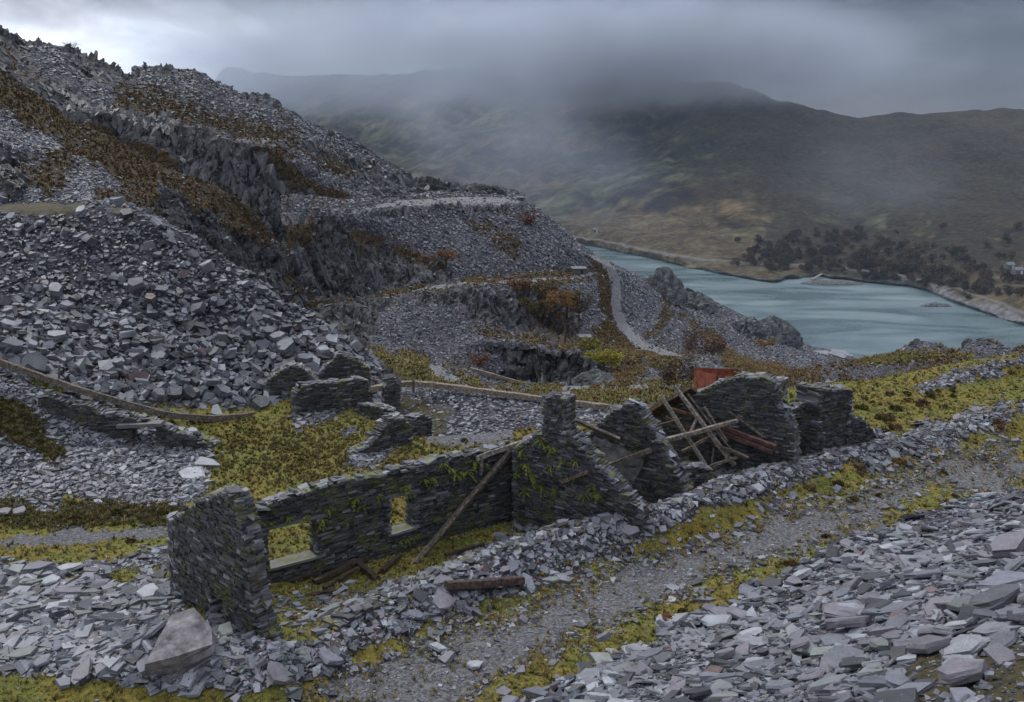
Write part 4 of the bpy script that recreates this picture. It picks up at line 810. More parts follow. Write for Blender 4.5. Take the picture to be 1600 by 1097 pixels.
def wp(A, B, px, py, off=0.):
    """the point seen at px, py on the wall's plane moved off metres out of the wall"""
    d = (B-A)/np.linalg.norm(B-A); A_ = A+np.array([d[1], -d[0]])*off; s_, z_ = on_wall(A_, A_+d, px, py); return np.array([*(A_+d*s_), z_])
timber(G(648, 880), wp(A1, B1, 800, 697, .05), .3, .09, 'long weathered plank leaning from the hut floor up to the rear wall', 'plank', 'plank', tint=(.85, .8, .75), roll=.5)
timber(G(662, 868), wp(A1, B1, 806, 700, .1), .1, .07, 'thin batten lying along the long leaning plank', 'batten', 'batten', tint=(.8, .75, .7))
timber(wp(A1, B1, 744, 716, .1), wp(A1, B1, 820, 690, .1), .12, .16, 'pale board along the top of the hut rear wall beside the chimney gable', 'board', 'board', tint=(1.6, 1.6, 1.6))
timber(wp(A1, B1, 752, 712, .15), wp(A1, B1, 752, 742, .15), .09, .09, 'short upright strut hanging from the board on the rear wall', 'strut', 'strut', tint=(1.3, 1.3, 1.3))
for a, b, w_, l in (((491, 915), (612, 858), .2, 'longest fallen beam on the grass inside the hut'), ((560, 884), (590, 912), .22, 'short broken beam crossing the hut floor'), ((597, 898), (625, 874), .16, 'dark broken beam next to the foot of the leaning plank'),
                    ((434, 948), (524, 930), .16, 'rotten beam on the hut floor nearest the ragged gable'), ((440, 960), (500, 952), .14, 'short rotten board on the floor by the ragged gable'), ((695, 872), (757, 858), .12, 'thin dark batten on the grass below the chimney gable'),
                    ((455, 915), (505, 893), .2, 'dark rotten board lying under the wide window'), ((505, 925), (560, 895), .15, 'splintered board in the middle of the hut floor')):
    timber(G(*a)+[0, 0, .12], G(*b)+[0, 0, .16], w_, .11, l, 'beam', 'beam', tint=(.42, .36, .3))
def on_ground(px, py, dz=.1):
    z = -14.
    for _ in range(12): p = Pz(px, py, z); z = .5*z+.5*float(H(p[0], p[1]))
    return Pz(px, py, z)+np.array([0, 0, dz])
timber(on_ground(697, 930, .3), on_ground(816, 921, .3), .3, .2, 'thick old sleeper lying on the rubble beside the track', 'sleeper', 'beam', tint=(.55, .42, .42), roll=.2)
timber(wp(B2, C2, 878, 753, .25), wp(B2, C2, 918, 737, .2), .16, .1, 'short board stuck on the face of the mossy chimney gable', 'board', 'board', tint=(.9, .75, .65))
timber(wp(B2, C2, 886, 672, -.3), wp(B2, C2, 926, 735, -.3), .06, .06, 'thin rusty strip along the slope of the chimney gable', 'strip', 'strip', tint=(1.2, .9, .8))
timber(wp(B3, e3, 887, 650, .9), wp(B3, e3, 968, 687, .5), .24, .1, 'grey board resting between the chimney and the plastered gable', 'board', 'board', tint=(1.1, 1.05, 1.), roll=.8)
timber(wp(B3, e3, 938, 732, .6), wp(B3, e3, 1017, 703, .25), .2, .16, 'dark beam in front of the plastered gable', 'beam', 'beam', tint=(.9, .85, .8))
timber(wp(B3, e3, 974, 622, -.4), wp(B3, e3, 1018, 686, -.4), .07, .07, 'pale thin batten along the slope of the plastered gable', 'batten', 'batten', tint=(1.7, 1.6, 1.5))
timber(wp(B4, e4, 1006, 698, 4.2), wp(B4, e4, 1152, 657, .5), .2, .18, 'long round pole stretching from the plastered gable to the dark workshop wall', 'pole', 'pole', tint=(1.4, 1.35, 1.3), taper=.7)
timber(wp(B4, e4, 1032, 617, 2.2), wp(B4, e4, 1102, 727, 1.9), .17, .12, 'pale leaning pole with a short strut, left of the crossed roof timbers', 'pole', 'pole', tint=(1.6, 1.6, 1.6))
timber(wp(B4, e4, 1053, 603, 1.4), wp(B4, e4, 1148, 727, 1.3), .2, .14, 'longest pale rafter leaning across the dark workshop', 'rafter', 'rafter', tint=(1.6, 1.6, 1.6))
timber(wp(B4, e4, 1074, 616, .8), wp(B4, e4, 1152, 716, .9), .75, .07, 'wide grey plank behind the long pale rafter', 'plank', 'plank', tint=(.8, .8, .8), roll=.5)
timber(wp(B4, e4, 1088, 656, 1.4), wp(B4, e4, 1075, 684, 2.), .11, .1, 'short strut between the pale pole and the rafter', 'strut', 'strut', tint=(1.3, 1.25, 1.2))
timber(wp(B4, e4, 1048, 639, .9), wp(B4, e4, 1110, 657, .5), .14, .12, 'reddish brown batten crossing behind the pale poles', 'batten', 'batten', tint=(1., .65, .55))
timber(wp(B4, e4, 1020, 645, .3), wp(B4, e4, 1084, 608, .1), .7, .2, 'thick brown wall plate left of the rusty tank', 'beam', 'beam', tint=(.55, .45, .38), roll=.6)
timber(wp(B4, e4, 1040, 652, 1.), wp(B4, e4, 1125, 696, .6), .12, .12, 'brown batten low inside the workshop, under the crossed poles', 'batten', 'batten', tint=(.8, .6, .5))
for k, (a, b, l) in enumerate((((1130, 668), (1213, 699), 'upper of the two rusty girders against the dark workshop wall'), ((1123, 674), (1207, 706), 'lower of the two rusty girders against the dark workshop wall'))):
    timber(wp(B4, e4, *a, .35), wp(B4, e4, *b, 1.), .14, .16, l, 'girder', 'girder', mat=M['girder'])
for a, b, o1, o2, w_, l in (((1060, 662), (1086, 704), 1.5, 1.3, .1, 'thin strut crossing below the pale leaning pole'), ((1100, 636), (1136, 690), .5, .9, .12, 'grey rafter close to the dark workshop wall'), ((1018, 668), (1066, 654), 1.6, .8, .12, 'grey joist between the plastered gable and the leaning pole'),
                             ((1138, 642), (1196, 684), .12, .3, .09, 'dark batten slanting down the face of the dark workshop wall'), ((1116, 694), (1170, 716), 1.3, 1.6, .14, 'grey beam end lying at the foot of the rusty girders'), ((1086, 738), (1152, 714), 2., 1.5, .13, 'brown joist lying on the rubble under the crossed timbers'),
                             ((1066, 706), (1122, 676), 1.8, 1., .12, 'dark joist slanting up behind the crossed timbers')):
    timber(wp(B4, e4, *a, o1), wp(B4, e4, *b, o2), w_, w_*.8, l, 'joist', 'joist', tint=tuple(np.array([1., .93, .86])*rng.uniform(.6, 1.4)))
timber(wp(B4, e4, 1112, 727, 1.4), wp(B4, e4, 1116, 700, 1.2), .09, .09, 'short upright post at the foot of the long rafter', 'post', 'post', tint=(.8, .8, .8))
timber(on_ground(1133, 737, .5), on_ground(1238, 709, .5), .17, .13, 'weathered pole lying on the rubble in front of the workshop', 'pole', 'pole', tint=(1.05, 1., .95))
timber(on_ground(1240, 706, .5), on_ground(1250, 718, .3), .14, .1, 'stub of timber poking out of the rubble beside the lying pole', 'stub', 'timber', tint=(1., .95, .9))
timber(on_ground(674, 654, .5), on_ground(700, 679, .25), .35, .1, 'plank propped against the embankment beside the small slate block', 'plank', 'plank', tint=(.75, .7, .66), roll=.4)
def rail(name, label, pts, w, h, tint):
    """one long bent timber kerb"""
    mb = MB(); P3 = [np.array(p) for p in pts]; V = []
    for i, p in enumerate(P3):
        d = P3[min(i+1, len(P3)-1)]-P3[max(i-1, 0)]; d /= np.linalg.norm(d); s = np.cross(d, [0, 0, 1.]); s /= np.linalg.norm(s)
        for (x_, y_) in ((-1, -1), (1, -1), (1, 1), (-1, 1)): V.append(p+s*x_*w/2+np.array([0, 0, y_*h/2])+rng.normal(0, .012, 3))
    Fs = [(3, 2, 1, 0), tuple(len(V)-4+i for i in range(4))]
    for k in range(len(P3)-1):
        for i in range(4): Fs.append((k*4+i, k*4+(i+1) % 4, (k+1)*4+(i+1) % 4, (k+1)*4+i))
    mb.add(V, Fs, tint); return tag(mb.build(name, M['wood'], None, tuple(P3[0])), label, 'rail')
def dense(pts, k=4): 
    a = np.array(pts, float); t = np.linspace(0, len(a)-1, (len(a)-1)*k+1); return [[np.interp(x, range(len(a)), a[:, i]) for i in range(3)] for x in t]
def flt(pts): return [P(*p) for p in pts]
rail('timber_rail', 'long curved timber kerb below the big slate heap, left of the field', dense(flt([(-60, 547, 43.4), (0, 566, 43.4), (60, 587, 43.6), (120, 608, 43.8), (200, 632, 44.4), (265, 649, 45.2), (330, 654, 46.6), (380, 651, 48.), (410, 645, 49.2)])), .25, .3, (1., .95, .9))
rail('timber_rail', 'long pale timber rail along the top of the embankment', dense(flt([(578, 609, 50.5), (610, 601, 51.5), (650, 599, 51.8), (700, 604, 52), (760, 612, 52), (820, 620, 52), (900, 630, 52), (952, 636, 52)])), .35, .28, (1.6, 1.5, 1.4))
rail('timber_rail', 'short pale timber on the slope beyond the embankment', dense(flt([(735, 576, 95), (770, 586, 95), (812, 598, 96)])), .5, .3, (1.4, 1.35, 1.3))
# stakes along the curved rail
for (x, y, h_, l) in ((92, 592, 22, 'thin stake beside the curved timber rail, further left'), (258, 628, 20, 'thin stake beside the curved timber rail, nearer the field')):
    timber(P(x, y, 44.2+.012*(x-92)*.4), P(x+1, y-h_, 44.2+.012*(x-92)*.4), .06, .06, l, 'stake', 'stake', tint=(1, .95, .9))
timber(P(622, 597, 51), P(618, 580, 51), .12, .1, 'upright broken post behind the small slate stump', 'post', 'post', tint=(1.3, 1.2, 1.1))
timber(P(624, 597, 51), P(630, 588, 51), .1, .1, 'slanting broken post behind the small slate stump', 'post', 'post', tint=(1.3, 1.2, 1.1))
timber(P(646, 612, 50.5), P(646, 594, 50.5), .12, .12, 'post standing against the long pale rail', 'post', 'post', tint=(.8, .7, .6))
# rusty iron tank: open topped riveted box
tk = empty('iron_tank', P(1132, 609, 45.5)); tag(tk, 'open-topped rusty red iron tank behind the tall dark slate wall', 'tank'); tk.rotation_euler = (R(-6), R(7), R(24))
def lbox(name, par, c, hx, hy, hz, mat, tint=(1, 1, 1)):
    mb = MB(); mb.box(c, np.array([hx, 0, 0]), np.array([0, hy, 0]), np.array([0, 0, hz]), 0, tint); return mb.build(name, mat, par)
for c, hx, hy in (((0, -.85, 0), 1.15, .02), ((0, .85, .15), 1.15, .02), ((-1.17, 0, .05), .02, .87), ((1.17, 0, .05), .02, .87)): lbox('side_panel', tk, c, hx, hy, .75, M['rust'])
lbox('base_plate', tk, (0, 0, -.77), 1.2, .9, .02, M['rust']); lbox('rim', tk, (0, .87, .92), 1.22, .05, .03, M['rust'])
# ================================================================== VEGETATION
def leaf_np(C, r, n, size, tint, var=.35, flat=1., up=0.):
    """n leaf faces spread through blobs C (k,3) of radius r (k)"""
    k = rng.integers(0, len(C), n); v = rng.normal(0, 1, (n, 3)); v /= np.linalg.norm(v, axis=1, keepdims=True)
    rad = rng.random(n)**.42; p = np.array(C)[k]+v*(np.array(r)[k]*rad)[:, None]*np.array([1, 1, flat])
    a = rng.normal(0, 1, (n, 3)); a[:, 2] += up; a /= np.linalg.norm(a, axis=1, keepdims=True); b = np.cross(a, rng.normal(0, 1, (n, 3))); b /= np.linalg.norm(b, axis=1, keepdims=True)
    s = size*rng.uniform(.5, 1.4, n)[:, None]; V = np.stack([p-a*s, p+b*s*.45, p+a*s, p-b*s*.45], 1).reshape(-1, 3)
    t = np.array(tint)*rng.uniform(1-var, 1+var, (n, 1))*(1+rng.normal(0, .08, (n, 3))); t = np.repeat(np.clip(t, .002, 1), 4, 0)
    return V, t
def leafmesh(name, V, t, parent=None, mat=None):
    n = len(V)//4; me = mesh_np(name, V, np.arange(len(V)), np.arange(n)*4, np.full(n, 4), mat or M['leaf'], np.column_stack([t, np.ones(len(t))]))
    return link(name, me, parent)
def limb(mb, a, b, r0, r1, tint=(1, 1, 1)):
    a = np.array(a, float); b = np.array(b, float); d = b-a; d /= np.linalg.norm(d)+1e-9; s = np.cross(d, [.3, .2, 1.]); s /= np.linalg.norm(s); u = np.cross(s, d); V = []; m_ = 6
    for c, r in ((a, r0), ((a+b)/2+rng.normal(0, r0*.4, 3), (r0+r1)/2), (b, r1)):
        for k in range(m_): V.append(c+s*r*math.cos(k*6.283/m_)+u*r*math.sin(k*6.283/m_))
    mb.add(V, [(q*m_+k, q*m_+(k+1) % m_, (q+1)*m_+(k+1) % m_, (q+1)*m_+k) for q in range(2) for k in range(m_)]+[tuple(range(2*m_, 3*m_))], tint)
def tree(name, label, cat, loc, h, wd, tint, nleaf=2200, ls=.12, group=None, trunkfrac=.35, bare=False, seed=0, tilt=0.):
    o = empty(name, tuple(loc)); tag(o, label, cat, group); mb = MB(); tips = []
    n_ = 9 if not bare else 14
    limb(mb, (0, 0, -.3*h*.2), (tilt*.3, 0, h*trunkfrac), h*.035, h*.022)
    for k in range(n_):
        a = k*2.4+rng.uniform(-.4, .4); el = rng.uniform(.25, 1.1); L = rng.uniform(.55, 1.)
        b = np.array([math.cos(a)*wd*.42*L+tilt, math.sin(a)*wd*.42*L, h*(trunkfrac+(.85-trunkfrac)*math.sin(el)*L)])
        st0 = np.array([tilt*.3, 0, h*trunkfrac*rng.uniform(.6, 1.)]); limb(mb, st0, b, h*.016, h*.006); tips.append(b)
        for q in range(4 if bare else 2):
            c = b+rng.normal(0, wd*.12, 3)+np.array([tilt*.15, 0, h*.08]); limb(mb, (st0+b)/2+(b-st0)*rng.uniform(0, .4), c, h*.007, h*.003); tips.append(c)
    mb.build('trunk', M['bark'], o)
    if nleaf:
        r = np.array([rng.uniform(.14, .24)*wd for _ in tips]); V, t = leaf_np(tips, r, nleaf, ls, tint, flat=.8); leafmesh('crown', V, t, o)
    return o
def gp(px, py, D): return P(px, py, D)
YG, OR, BR, RB, DK, PU = (.3, .27, .05), (.22, .125, .055), (.13, .09, .045), (.15, .075, .045), (.085, .075, .035), (.11, .065, .055)
tree('birch_tree', 'rounded yellow-green tree at the end of the dark pit', 'tree', gp(944, 583, 128), 4., 4.4, YG, 3000, .14)
tree('birch_tree', 'small yellow-green tree on the shelf just above the dark pit', 'tree', gp(920, 556, 134), 2.8, 3., (.2, .18, .05), 1500, .14)
tree('birch_tree', 'lone orange tree on the cliff top under the upper tip', 'tree', gp(697, 416, 181), 3.6, 3.2, OR, 1800, .15)
tree('bracken_bush', 'small reddish bush on the scree left of the dark pit', 'bush', gp(747, 571, 108), 1.3, 2.2, RB, 900, .12, trunkfrac=.1)
tree('bracken_bush', 'reddish-brown bush high on the upper tip near its outer end', 'bush', gp(822, 352, 218), 2.6, 4., (.16, .07, .05), 900, .2, trunkfrac=.1)
tree('thorn_bush', 'wide purple-brown bush on the flat right of the winding road', 'bush', gp(1099, 556, 168), 3., 7., PU, 2600, .2, trunkfrac=.1)
tree('thorn_bush', 'dark brown spreading bush beyond the embankment, right of the pit', 'bush', gp(1056, 597, 88), 1.7, 4.2, (.06, .04, .022), 2200, .1, trunkfrac=.1)
tree('gorse_bush', 'small ochre bush among the slate below the two grey crags', 'bush', gp(1196, 541, 255), 2., 5., (.22, .15, .06), 700, .25, trunkfrac=.1)
for px, py, D, h, w_, c, l in ((868, 500, 166, 5.6, 5.5, (.21, .12, .05), 'tallest rusty tree of the clump on the rock face above the pit'), (850, 478, 172, 4.4, 4.6, BR, 'brown tree of the clump on the rock face, nearest the terrace track'),
                               (886, 492, 172, 5, 4.6, (.17, .13, .05), 'olive-brown tree between the rusty tree and the grey bare tree of the clump'), (832, 498, 165, 3.6, 4.6, (.1, .08, .035), 'low brown tree at the edge of the clump above the pit'),
                               (905, 500, 172, 4.6, 4.6, (.11, .09, .07), 'greyish tree of the clump closest to the winding road'), (812, 462, 172, 2.8, 4., (.15, .08, .045), 'small reddish tree just under the terrace track')):
    tree('birch_tree', l, 'tree', gp(px, py, D), h, w_, c, 1900, .19, group='trees above the pit')
bt = tree('bare_tree', 'leafless windswept tree on the skyline of the high ridge', 'tree', gp(118, 83, 238), 3.4, 4.2, (0, 0, 0), 0, bare=True, tilt=-1.2)
# heather and grass bushes
def bush(px, py, rpx, tint, label, name='heather_bush', cat='bush', group=None, dz=0., fl=.6):
    p = on_ground(px, py, dz) if isinstance(px, (int, float)) else px; D = p[1]; r = rpx/F*D
    o = empty(name, tuple(p)); tag(o, label, cat, group)
    mb = MB(); tips = []
    for k in range(9):
        a = rng.uniform(0, 6.28); q = rng.uniform(0, .75); b = np.array([math.cos(a)*r*q, math.sin(a)*r*q, r*fl*rng.uniform(.35, .8)*(1-q*.5)]); tips.append(b); limb(mb, (b[0]*.2, b[1]*.2, -.05), b, .012, .005)
    mb.build('stem', M['bark'], o); n_ = int(np.clip(rpx**2*9, 300, 2600)); V, t = leaf_np(tips, np.full(9, r*.34), n_, .045+r*.05, tint, flat=.75, up=1.); leafmesh('foliage', V, t, o); return o
hb = [(1392, 618, 9, 'green-brown tuft nearest the field edge, left of a row of three', DK), (1418, 617, 9, 'flat dark tuft in the upper row of the mossy field', DK), (1452, 618, 12, 'wide dark tuft in the middle of the upper row of the mossy field', DK), (1489, 612, 9, 'dark tuft at the right end of the upper row in the mossy field', DK),
      (1496, 597, 6, 'small brown tuft highest on the open mossy field', BR), (1466, 612, 6, 'small tuft tucked behind the wide dark tuft', DK), (1489, 621, 8, 'low dark tuft below the right end of the upper row', DK), (1440, 633, 14, 'reddish heather clump in the middle of the mossy field', (.12, .07, .05)),
      (1400, 640, 12, 'dark heather clump left of the reddish one', DK), (1382, 656, 17, 'biggest brown heather clump of the mossy field, near the stepped wall', (.13, .09, .04)), (1346, 639, 12, 'olive tuft right beside the square pillar', (.12, .1, .03)), (1352, 625, 8, 'small olive tuft behind the square pillar', (.1, .09, .03)),
      (1364, 631, 7, 'small dark tuft between the pillar and the reddish clump', DK), (1475, 638, 8, 'dark tuft right of the reddish heather clump', DK), (1432, 664, 9, 'pinkish-brown heather near the rubble wall', (.16, .1, .07)), (1400, 671, 14, 'brown heather against the rubble wall below the biggest clump', BR), (1384, 676, 9, 'dark heather in the corner by the stepped wall', DK),
      (1579, 583, 7, 'lone brown tuft at the far right of the mossy field', BR), (1418, 626, 7, 'small brown tuft just above the reddish clump', BR)]
for px, py, r_, l, c in hb: bush(px, py, r_, c, l, group='heather tufts in the mossy field')
for px, py, r_, c, l in ((1557, 666, 15, (.15, .08, .05), 'rust-brown heather between the rubble wall and the track, furthest along'), (1404, 724, 15, (.2, .13, .05), 'ochre heather between the rubble wall and the track, near a green patch'), (1348, 737, 15, (.16, .11, .06), 'brown heather on the verge opposite the square pillar'),
                     (1474, 740, 8, (.1, .07, .03), 'small brown heather in the middle of the grassy track'), (1235, 885, 14, (.13, .08, .03), 'brown heather at the upper edge of the foreground heap'), (1040, 968, 12, (.3, .16, .1), 'pinkish dead heather beside the foreground heap'), (1068, 958, 10, (.09, .08, .02), 'dark green heather beside the pinkish dead one'),
                     (1265, 765, 10, (.15, .1, .04), 'ochre heather on the verge below the lying pole'), (1310, 758, 11, (.08, .06, .02), 'dark heather on the verge below the lying pole'), (1335, 782, 8, (.12, .08, .03), 'small heather clump in the strip between the wheel tracks'), (1375, 776, 8, (.09, .07, .02), 'second small heather clump in the strip between the wheel tracks'),
                     (183, 803, 11, (.05, .05, .015), 'round dark green tuft on the bank left of the gable'), (254, 806, 11, (.06, .06, .015), 'dark tuft closest to the left gable on the grassy bank'), (118, 815, 14, (.07, .05, .02), 'wide low heather on the grassy bank at the left'), (205, 848, 9, (.1, .06, .03), 'small brown tuft between the two paths at the left'),
                     (725, 690, 8, DK, 'small dark tuft on the grass in front of the embankment'), (1345, 742, 7, BR, 'small heather right next to the brown one opposite the pillar'), (890, 880, 8, (.2, .15, .07), 'straw-coloured tuft at the foot of the rubble wall'), (1290, 840, 8, (.11, .07, .03), 'low brown heather by the upper edge of the heap, further along')):
    bush(px, py, r_, c, l, group='heather along the track')
# heather patch of the left field: many small cushions
def tufts(name, label, S, n, wfn, hgt, cols, blades=7, spread=.5, dpow=1.2, lean=.45, width=.018):
    p, N = scatter(S, n, wfn, dpow=dpow); n = len(p); k = blades; a = rng.uniform(0, 6.283, (n, k)); hh = hgt*rng.uniform(.5, 1.3, (n, k))*rng.uniform(.6, 1.3, (n, 1))
    r = hh*spread*rng.random((n, k)); base = p[:, None, :]+np.stack([np.cos(a)*r*.5, np.sin(a)*r*.5, -.02+0*r], -1)
    tip = base+np.stack([np.cos(a)*hh*lean, np.sin(a)*hh*lean, hh], -1); sd_ = np.stack([-np.sin(a), np.cos(a), 0*a], -1)*(width*(p[:, 1]/28)[:, None])[..., None]*rng.uniform(.6, 1.5, (n, k, 1))
    mid = (base+tip)/2+np.array([0, 0, .12])*hh[..., None]
    V = np.stack([base-sd_, base+sd_, mid+sd_*.8, tip, mid-sd_*.8], 2).reshape(-1, 3); m_ = n*k
    c = np.array(cols)[rng.integers(0, len(cols), n)][:, None]*rng.uniform(.8, 1.2, (n, k, 1)); c = np.repeat(c.reshape(-1, 3), 5, 0)
    me = mesh_np(name, V, np.arange(len(V)), np.arange(m_)*5, np.full(m_, 5), M['leaf'], np.column_stack([c, np.ones(len(c))])); o = link(name, me); tag(o, label, kind='stuff'); return o
tufts('grass', 'short yellow-green grass and moss on the terrace', NEAR, 60000, lambda w, C, px, py: w[..., 0]**1.5+.25*w[..., 3]*w[..., 0], .075, [(.3, .29, .09), (.26, .265, .075), (.34, .31, .13), (.23, .21, .075), (.28, .28, .085)])
for S_, nn in ((MQ, 26000), (LS, 9000), (HC, 9000), (KN, 5000)): tufts('heather', 'brown heather and bracken on the quarry slopes', S_, nn, lambda w, C, px, py: np.clip(w[..., 1]-w[..., 2]*.9, 0, 1)**1.3, .26, [(.13, .085, .04), (.16, .1, .045), (.1, .08, .035), (.2, .15, .07)], blades=6, lean=.8, width=.02); tufts('grass', 'rough yellow grass on the quarry ledges', S_, nn//3, lambda w, C, px, py: w[..., 0]**1.5, .2, [(.22, .19, .07), (.28, .25, .1), (.17, .16, .05)], blades=6, lean=.8, width=.02)
tufts('heather', 'low brown heather and dead grass on the terrace', NEAR, 16000, lambda w, C, px, py: w[..., 1]**1.5, .13, [(.11, .085, .035), (.14, .11, .045), (.085, .08, .03), (.2, .17, .07)], blades=9, lean=.6)
tufts('dry_grass', 'straw-coloured grass tufts beside the track', NEAR, 7000, lambda w, C, px, py: (w[..., 0]*(1-w[..., 0])*2+.1*w[..., 0])*(px > 480), .13, [(.32, .24, .11), (.26, .19, .08), (.2, .17, .06)], blades=9, lean=.6)
# ferns on the walls
def fern(p, nd, r, label, grp):
    mb = MB(); nf = 11
    for k in range(nf):
        a = rng.uniform(-1.4, 1.4); out = np.array([nd[0]*math.cos(a)-nd[1]*math.sin(a), nd[0]*math.sin(a)+nd[1]*math.cos(a), 0]); L = r*rng.uniform(.7, 1.3); e = rng.uniform(-.3, 1.1); pts = []
        for q in range(5):
            t = q/4; pts.append(out*L*t*math.cos(e*.6)+np.array([0, 0, L*(t*e-.75*t*t)]))
        sdv = np.cross(out, [0, 0, 1.]); tn = tuple(np.array([(.1, .13, .02), (.16, .17, .03), (.07, .09, .015)][rng.integers(3)])*rng.uniform(.8, 1.3))
        for q in range(4):
            for sg in (-1, 1):
                wd_ = L*.2*(1-.2*q); m_ = pts[q]*.5+pts[q+1]*.5
                mb.add([pts[q], m_+sdv*sg*wd_+np.array([0, 0, -.02]), pts[q+1]], [(0, 1, 2)], tn)
    o = mb.build('fern', M['leaf'], None, (0, 0, 0)); o.location = tuple(p); return tag(o, label, 'fern', grp)
for (px, py, r_) in ((478, 805, .26), (505, 812, .3), (512, 795, .22), (452, 808, .2), (408, 815, .2), (425, 817, .18), (555, 780, .3), (565, 790, .22), (632, 760, .3), (662, 752, .34), (675, 747, .3), (700, 735, .36), (712, 742, .4), (692, 725, .3), (728, 738, .34), (740, 722, .3), (755, 728, .26), (590, 775, .2), (650, 838, .25), (636, 842, .25), (625, 845, .2)):
    fern(wp(A1, B1, px, py, .02), (d1[1], -d1[0]), r_, 'green fern sprouting from the rear wall of the roofless hut', 'ferns on the hut rear wall')
for (px, py, r_) in ((815, 705, .3), (822, 725, .35), (830, 745, .3), (845, 690, .3), (862, 700, .3), (812, 740, .35), (858, 730, .25), (905, 745, .3), (925, 760, .3), (935, 772, .3), (820, 770, .3), (880, 720, .25), (900, 720, .25), (915, 775, .3), (845, 760, .3), (870, 765, .25)):
    fern(wp(B2, C2, px, py, .02), (gdir[1], -gdir[0]), r_, 'green fern growing out of the mossy chimney gable', 'ferns on the chimney gable')
# ================================================================== CRAGS, FAR BUILDINGS, SMALL THINGS
M['rock'] = mat_plain('crag_rock', [(.03, .032, .034), (.1, .105, .105), (.2, .205, .2)], .5, .85, .2, .9, .5, (1, 1, .4)); M['hutwood'] = M['far_slate']
def crag(name, label, px, py, D, wpx, hpx, seed, mat, cat='crag', dep=.8, spike=1., n_=64):
    p = P(px, py, D); s = D/F; w_ = wpx*s/2; h_ = hpx*s; u = np.linspace(0, 2*math.pi, n_, endpoint=False); v = np.linspace(0, 1, n_//2); U_, V_ = np.meshgrid(u, v); r = np.cos(V_*math.pi/2)**.7
    X = np.stack([np.cos(U_)*r*w_, np.sin(U_)*r*w_*dep, V_*h_], -1); q = X/w_*2.2+seed; rd = 1-np.abs(fbm(q*np.array([1, 1, .45]), 5, seed, .62))*2.5
    X[..., :2] *= (1+.28*rd*spike)[..., None]; X[..., 2] += (rd*.22*h_*spike+fbm(q*2, 3, seed)*.1*h_)*(V_**.5)
    idx = np.arange(U_.size).reshape(U_.shape); nx = np.roll(idx, -1, 1); qd = np.stack([idx[:-1], nx[:-1], nx[1:], idx[1:]], -1).reshape(-1, 4)
    me = mesh_np(name, X.reshape(-1, 3), qd.ravel(), np.arange(len(qd))*4, np.full(len(qd), 4), mat, np.ones((X.size//3, 4))); o = link(name, me); o.location = tuple(p); return tag(o, label, cat)
crag('rock_crag', 'steep pointed grey crag standing at the lake end of the tips', 1036, 472, 310, 62, 47, 3, M['rock'])
crag('rock_crag', 'broken grey-green crag running down to the right of the pointed crag', 1085, 485, 330, 60, 26, 5, M['rock'])
crag('rock_crag', 'dark round-backed crag above the lake shore, furthest right', 1205, 540, 330, 82, 40, 8, M['rock'], dep=.6)
crag('rock_crag', 'low dark outcrop at the near end of the winding road', 930, 604, 100, 62, 24, 12, M['rock'])
crag('rock_crag', 'dark rocky mound on the brown knoll', 1432, 545, 111, 24, 14, 14, M['rock'])
crag('rock_crag', 'small dark boulder outcrop on top of the rightmost slate mound', 1513, 541, 111, 18, 11, 16, M['rock'])
def hut_small(name, label, p, wx, dy, h, roofh, cat='hut', rot=0., flat=False):
    o = empty(name, tuple(p)); tag(o, label, cat); o.rotation_euler[2] = rot; mb = MB(); mb.box((0, 0, h/2), np.array([wx/2, 0, 0]), np.array([0, dy/2, 0]), np.array([0, 0, h/2]), .03, (.1, .1, .105)); mb.build('wall', M['far_slate'], o)
    mb = MB(); a = .15
    if flat: mb.box((0, 0, h+.08), np.array([wx/2+a, 0, 0]), np.array([0, dy/2+a, .1]), np.array([0, 0, .08]), .01, (.14, .14, .15))
    else: mb.add([(-wx/2-a, -dy/2-a, h), (wx/2+a, -dy/2-a, h), (wx/2+a, 0, h+roofh), (-wx/2-a, 0, h+roofh), (wx/2+a, dy/2+a, h), (-wx/2-a, dy/2+a, h)], [(0, 1, 2, 3), (3, 2, 4, 5), (0, 3, 5), (1, 4, 2), (0, 5, 4, 1)], (.16, .16, .17))
    mb.build('roof', M['far_slate'], o); mb = MB(); mb.box((wx*.15, -dy/2-.02, h*.42), np.array([wx*.1, 0, 0]), np.array([0, .04, 0]), np.array([0, 0, h*.42]), 0, (.02, .02, .02)); mb.build('door', M['far_slate'], o); return o
hut_small('stone_hut', 'small dark stone hut at the end of the terrace track', P(904, 428, 211), 3.1, 2.4, 1.3, .4, flat=True, rot=.15)
hut_small('stone_hut', 'low round-shouldered stone hut on the shelf above the pit', P(914, 534, 160), 1.8, 1.6, .9, .3, flat=True)
hut_small('stone_hut', 'small square block house on the lip of the upper tip', P(813, 316, 244), 1.7, 1.6, 1.2, .3, flat=True, rot=.2)
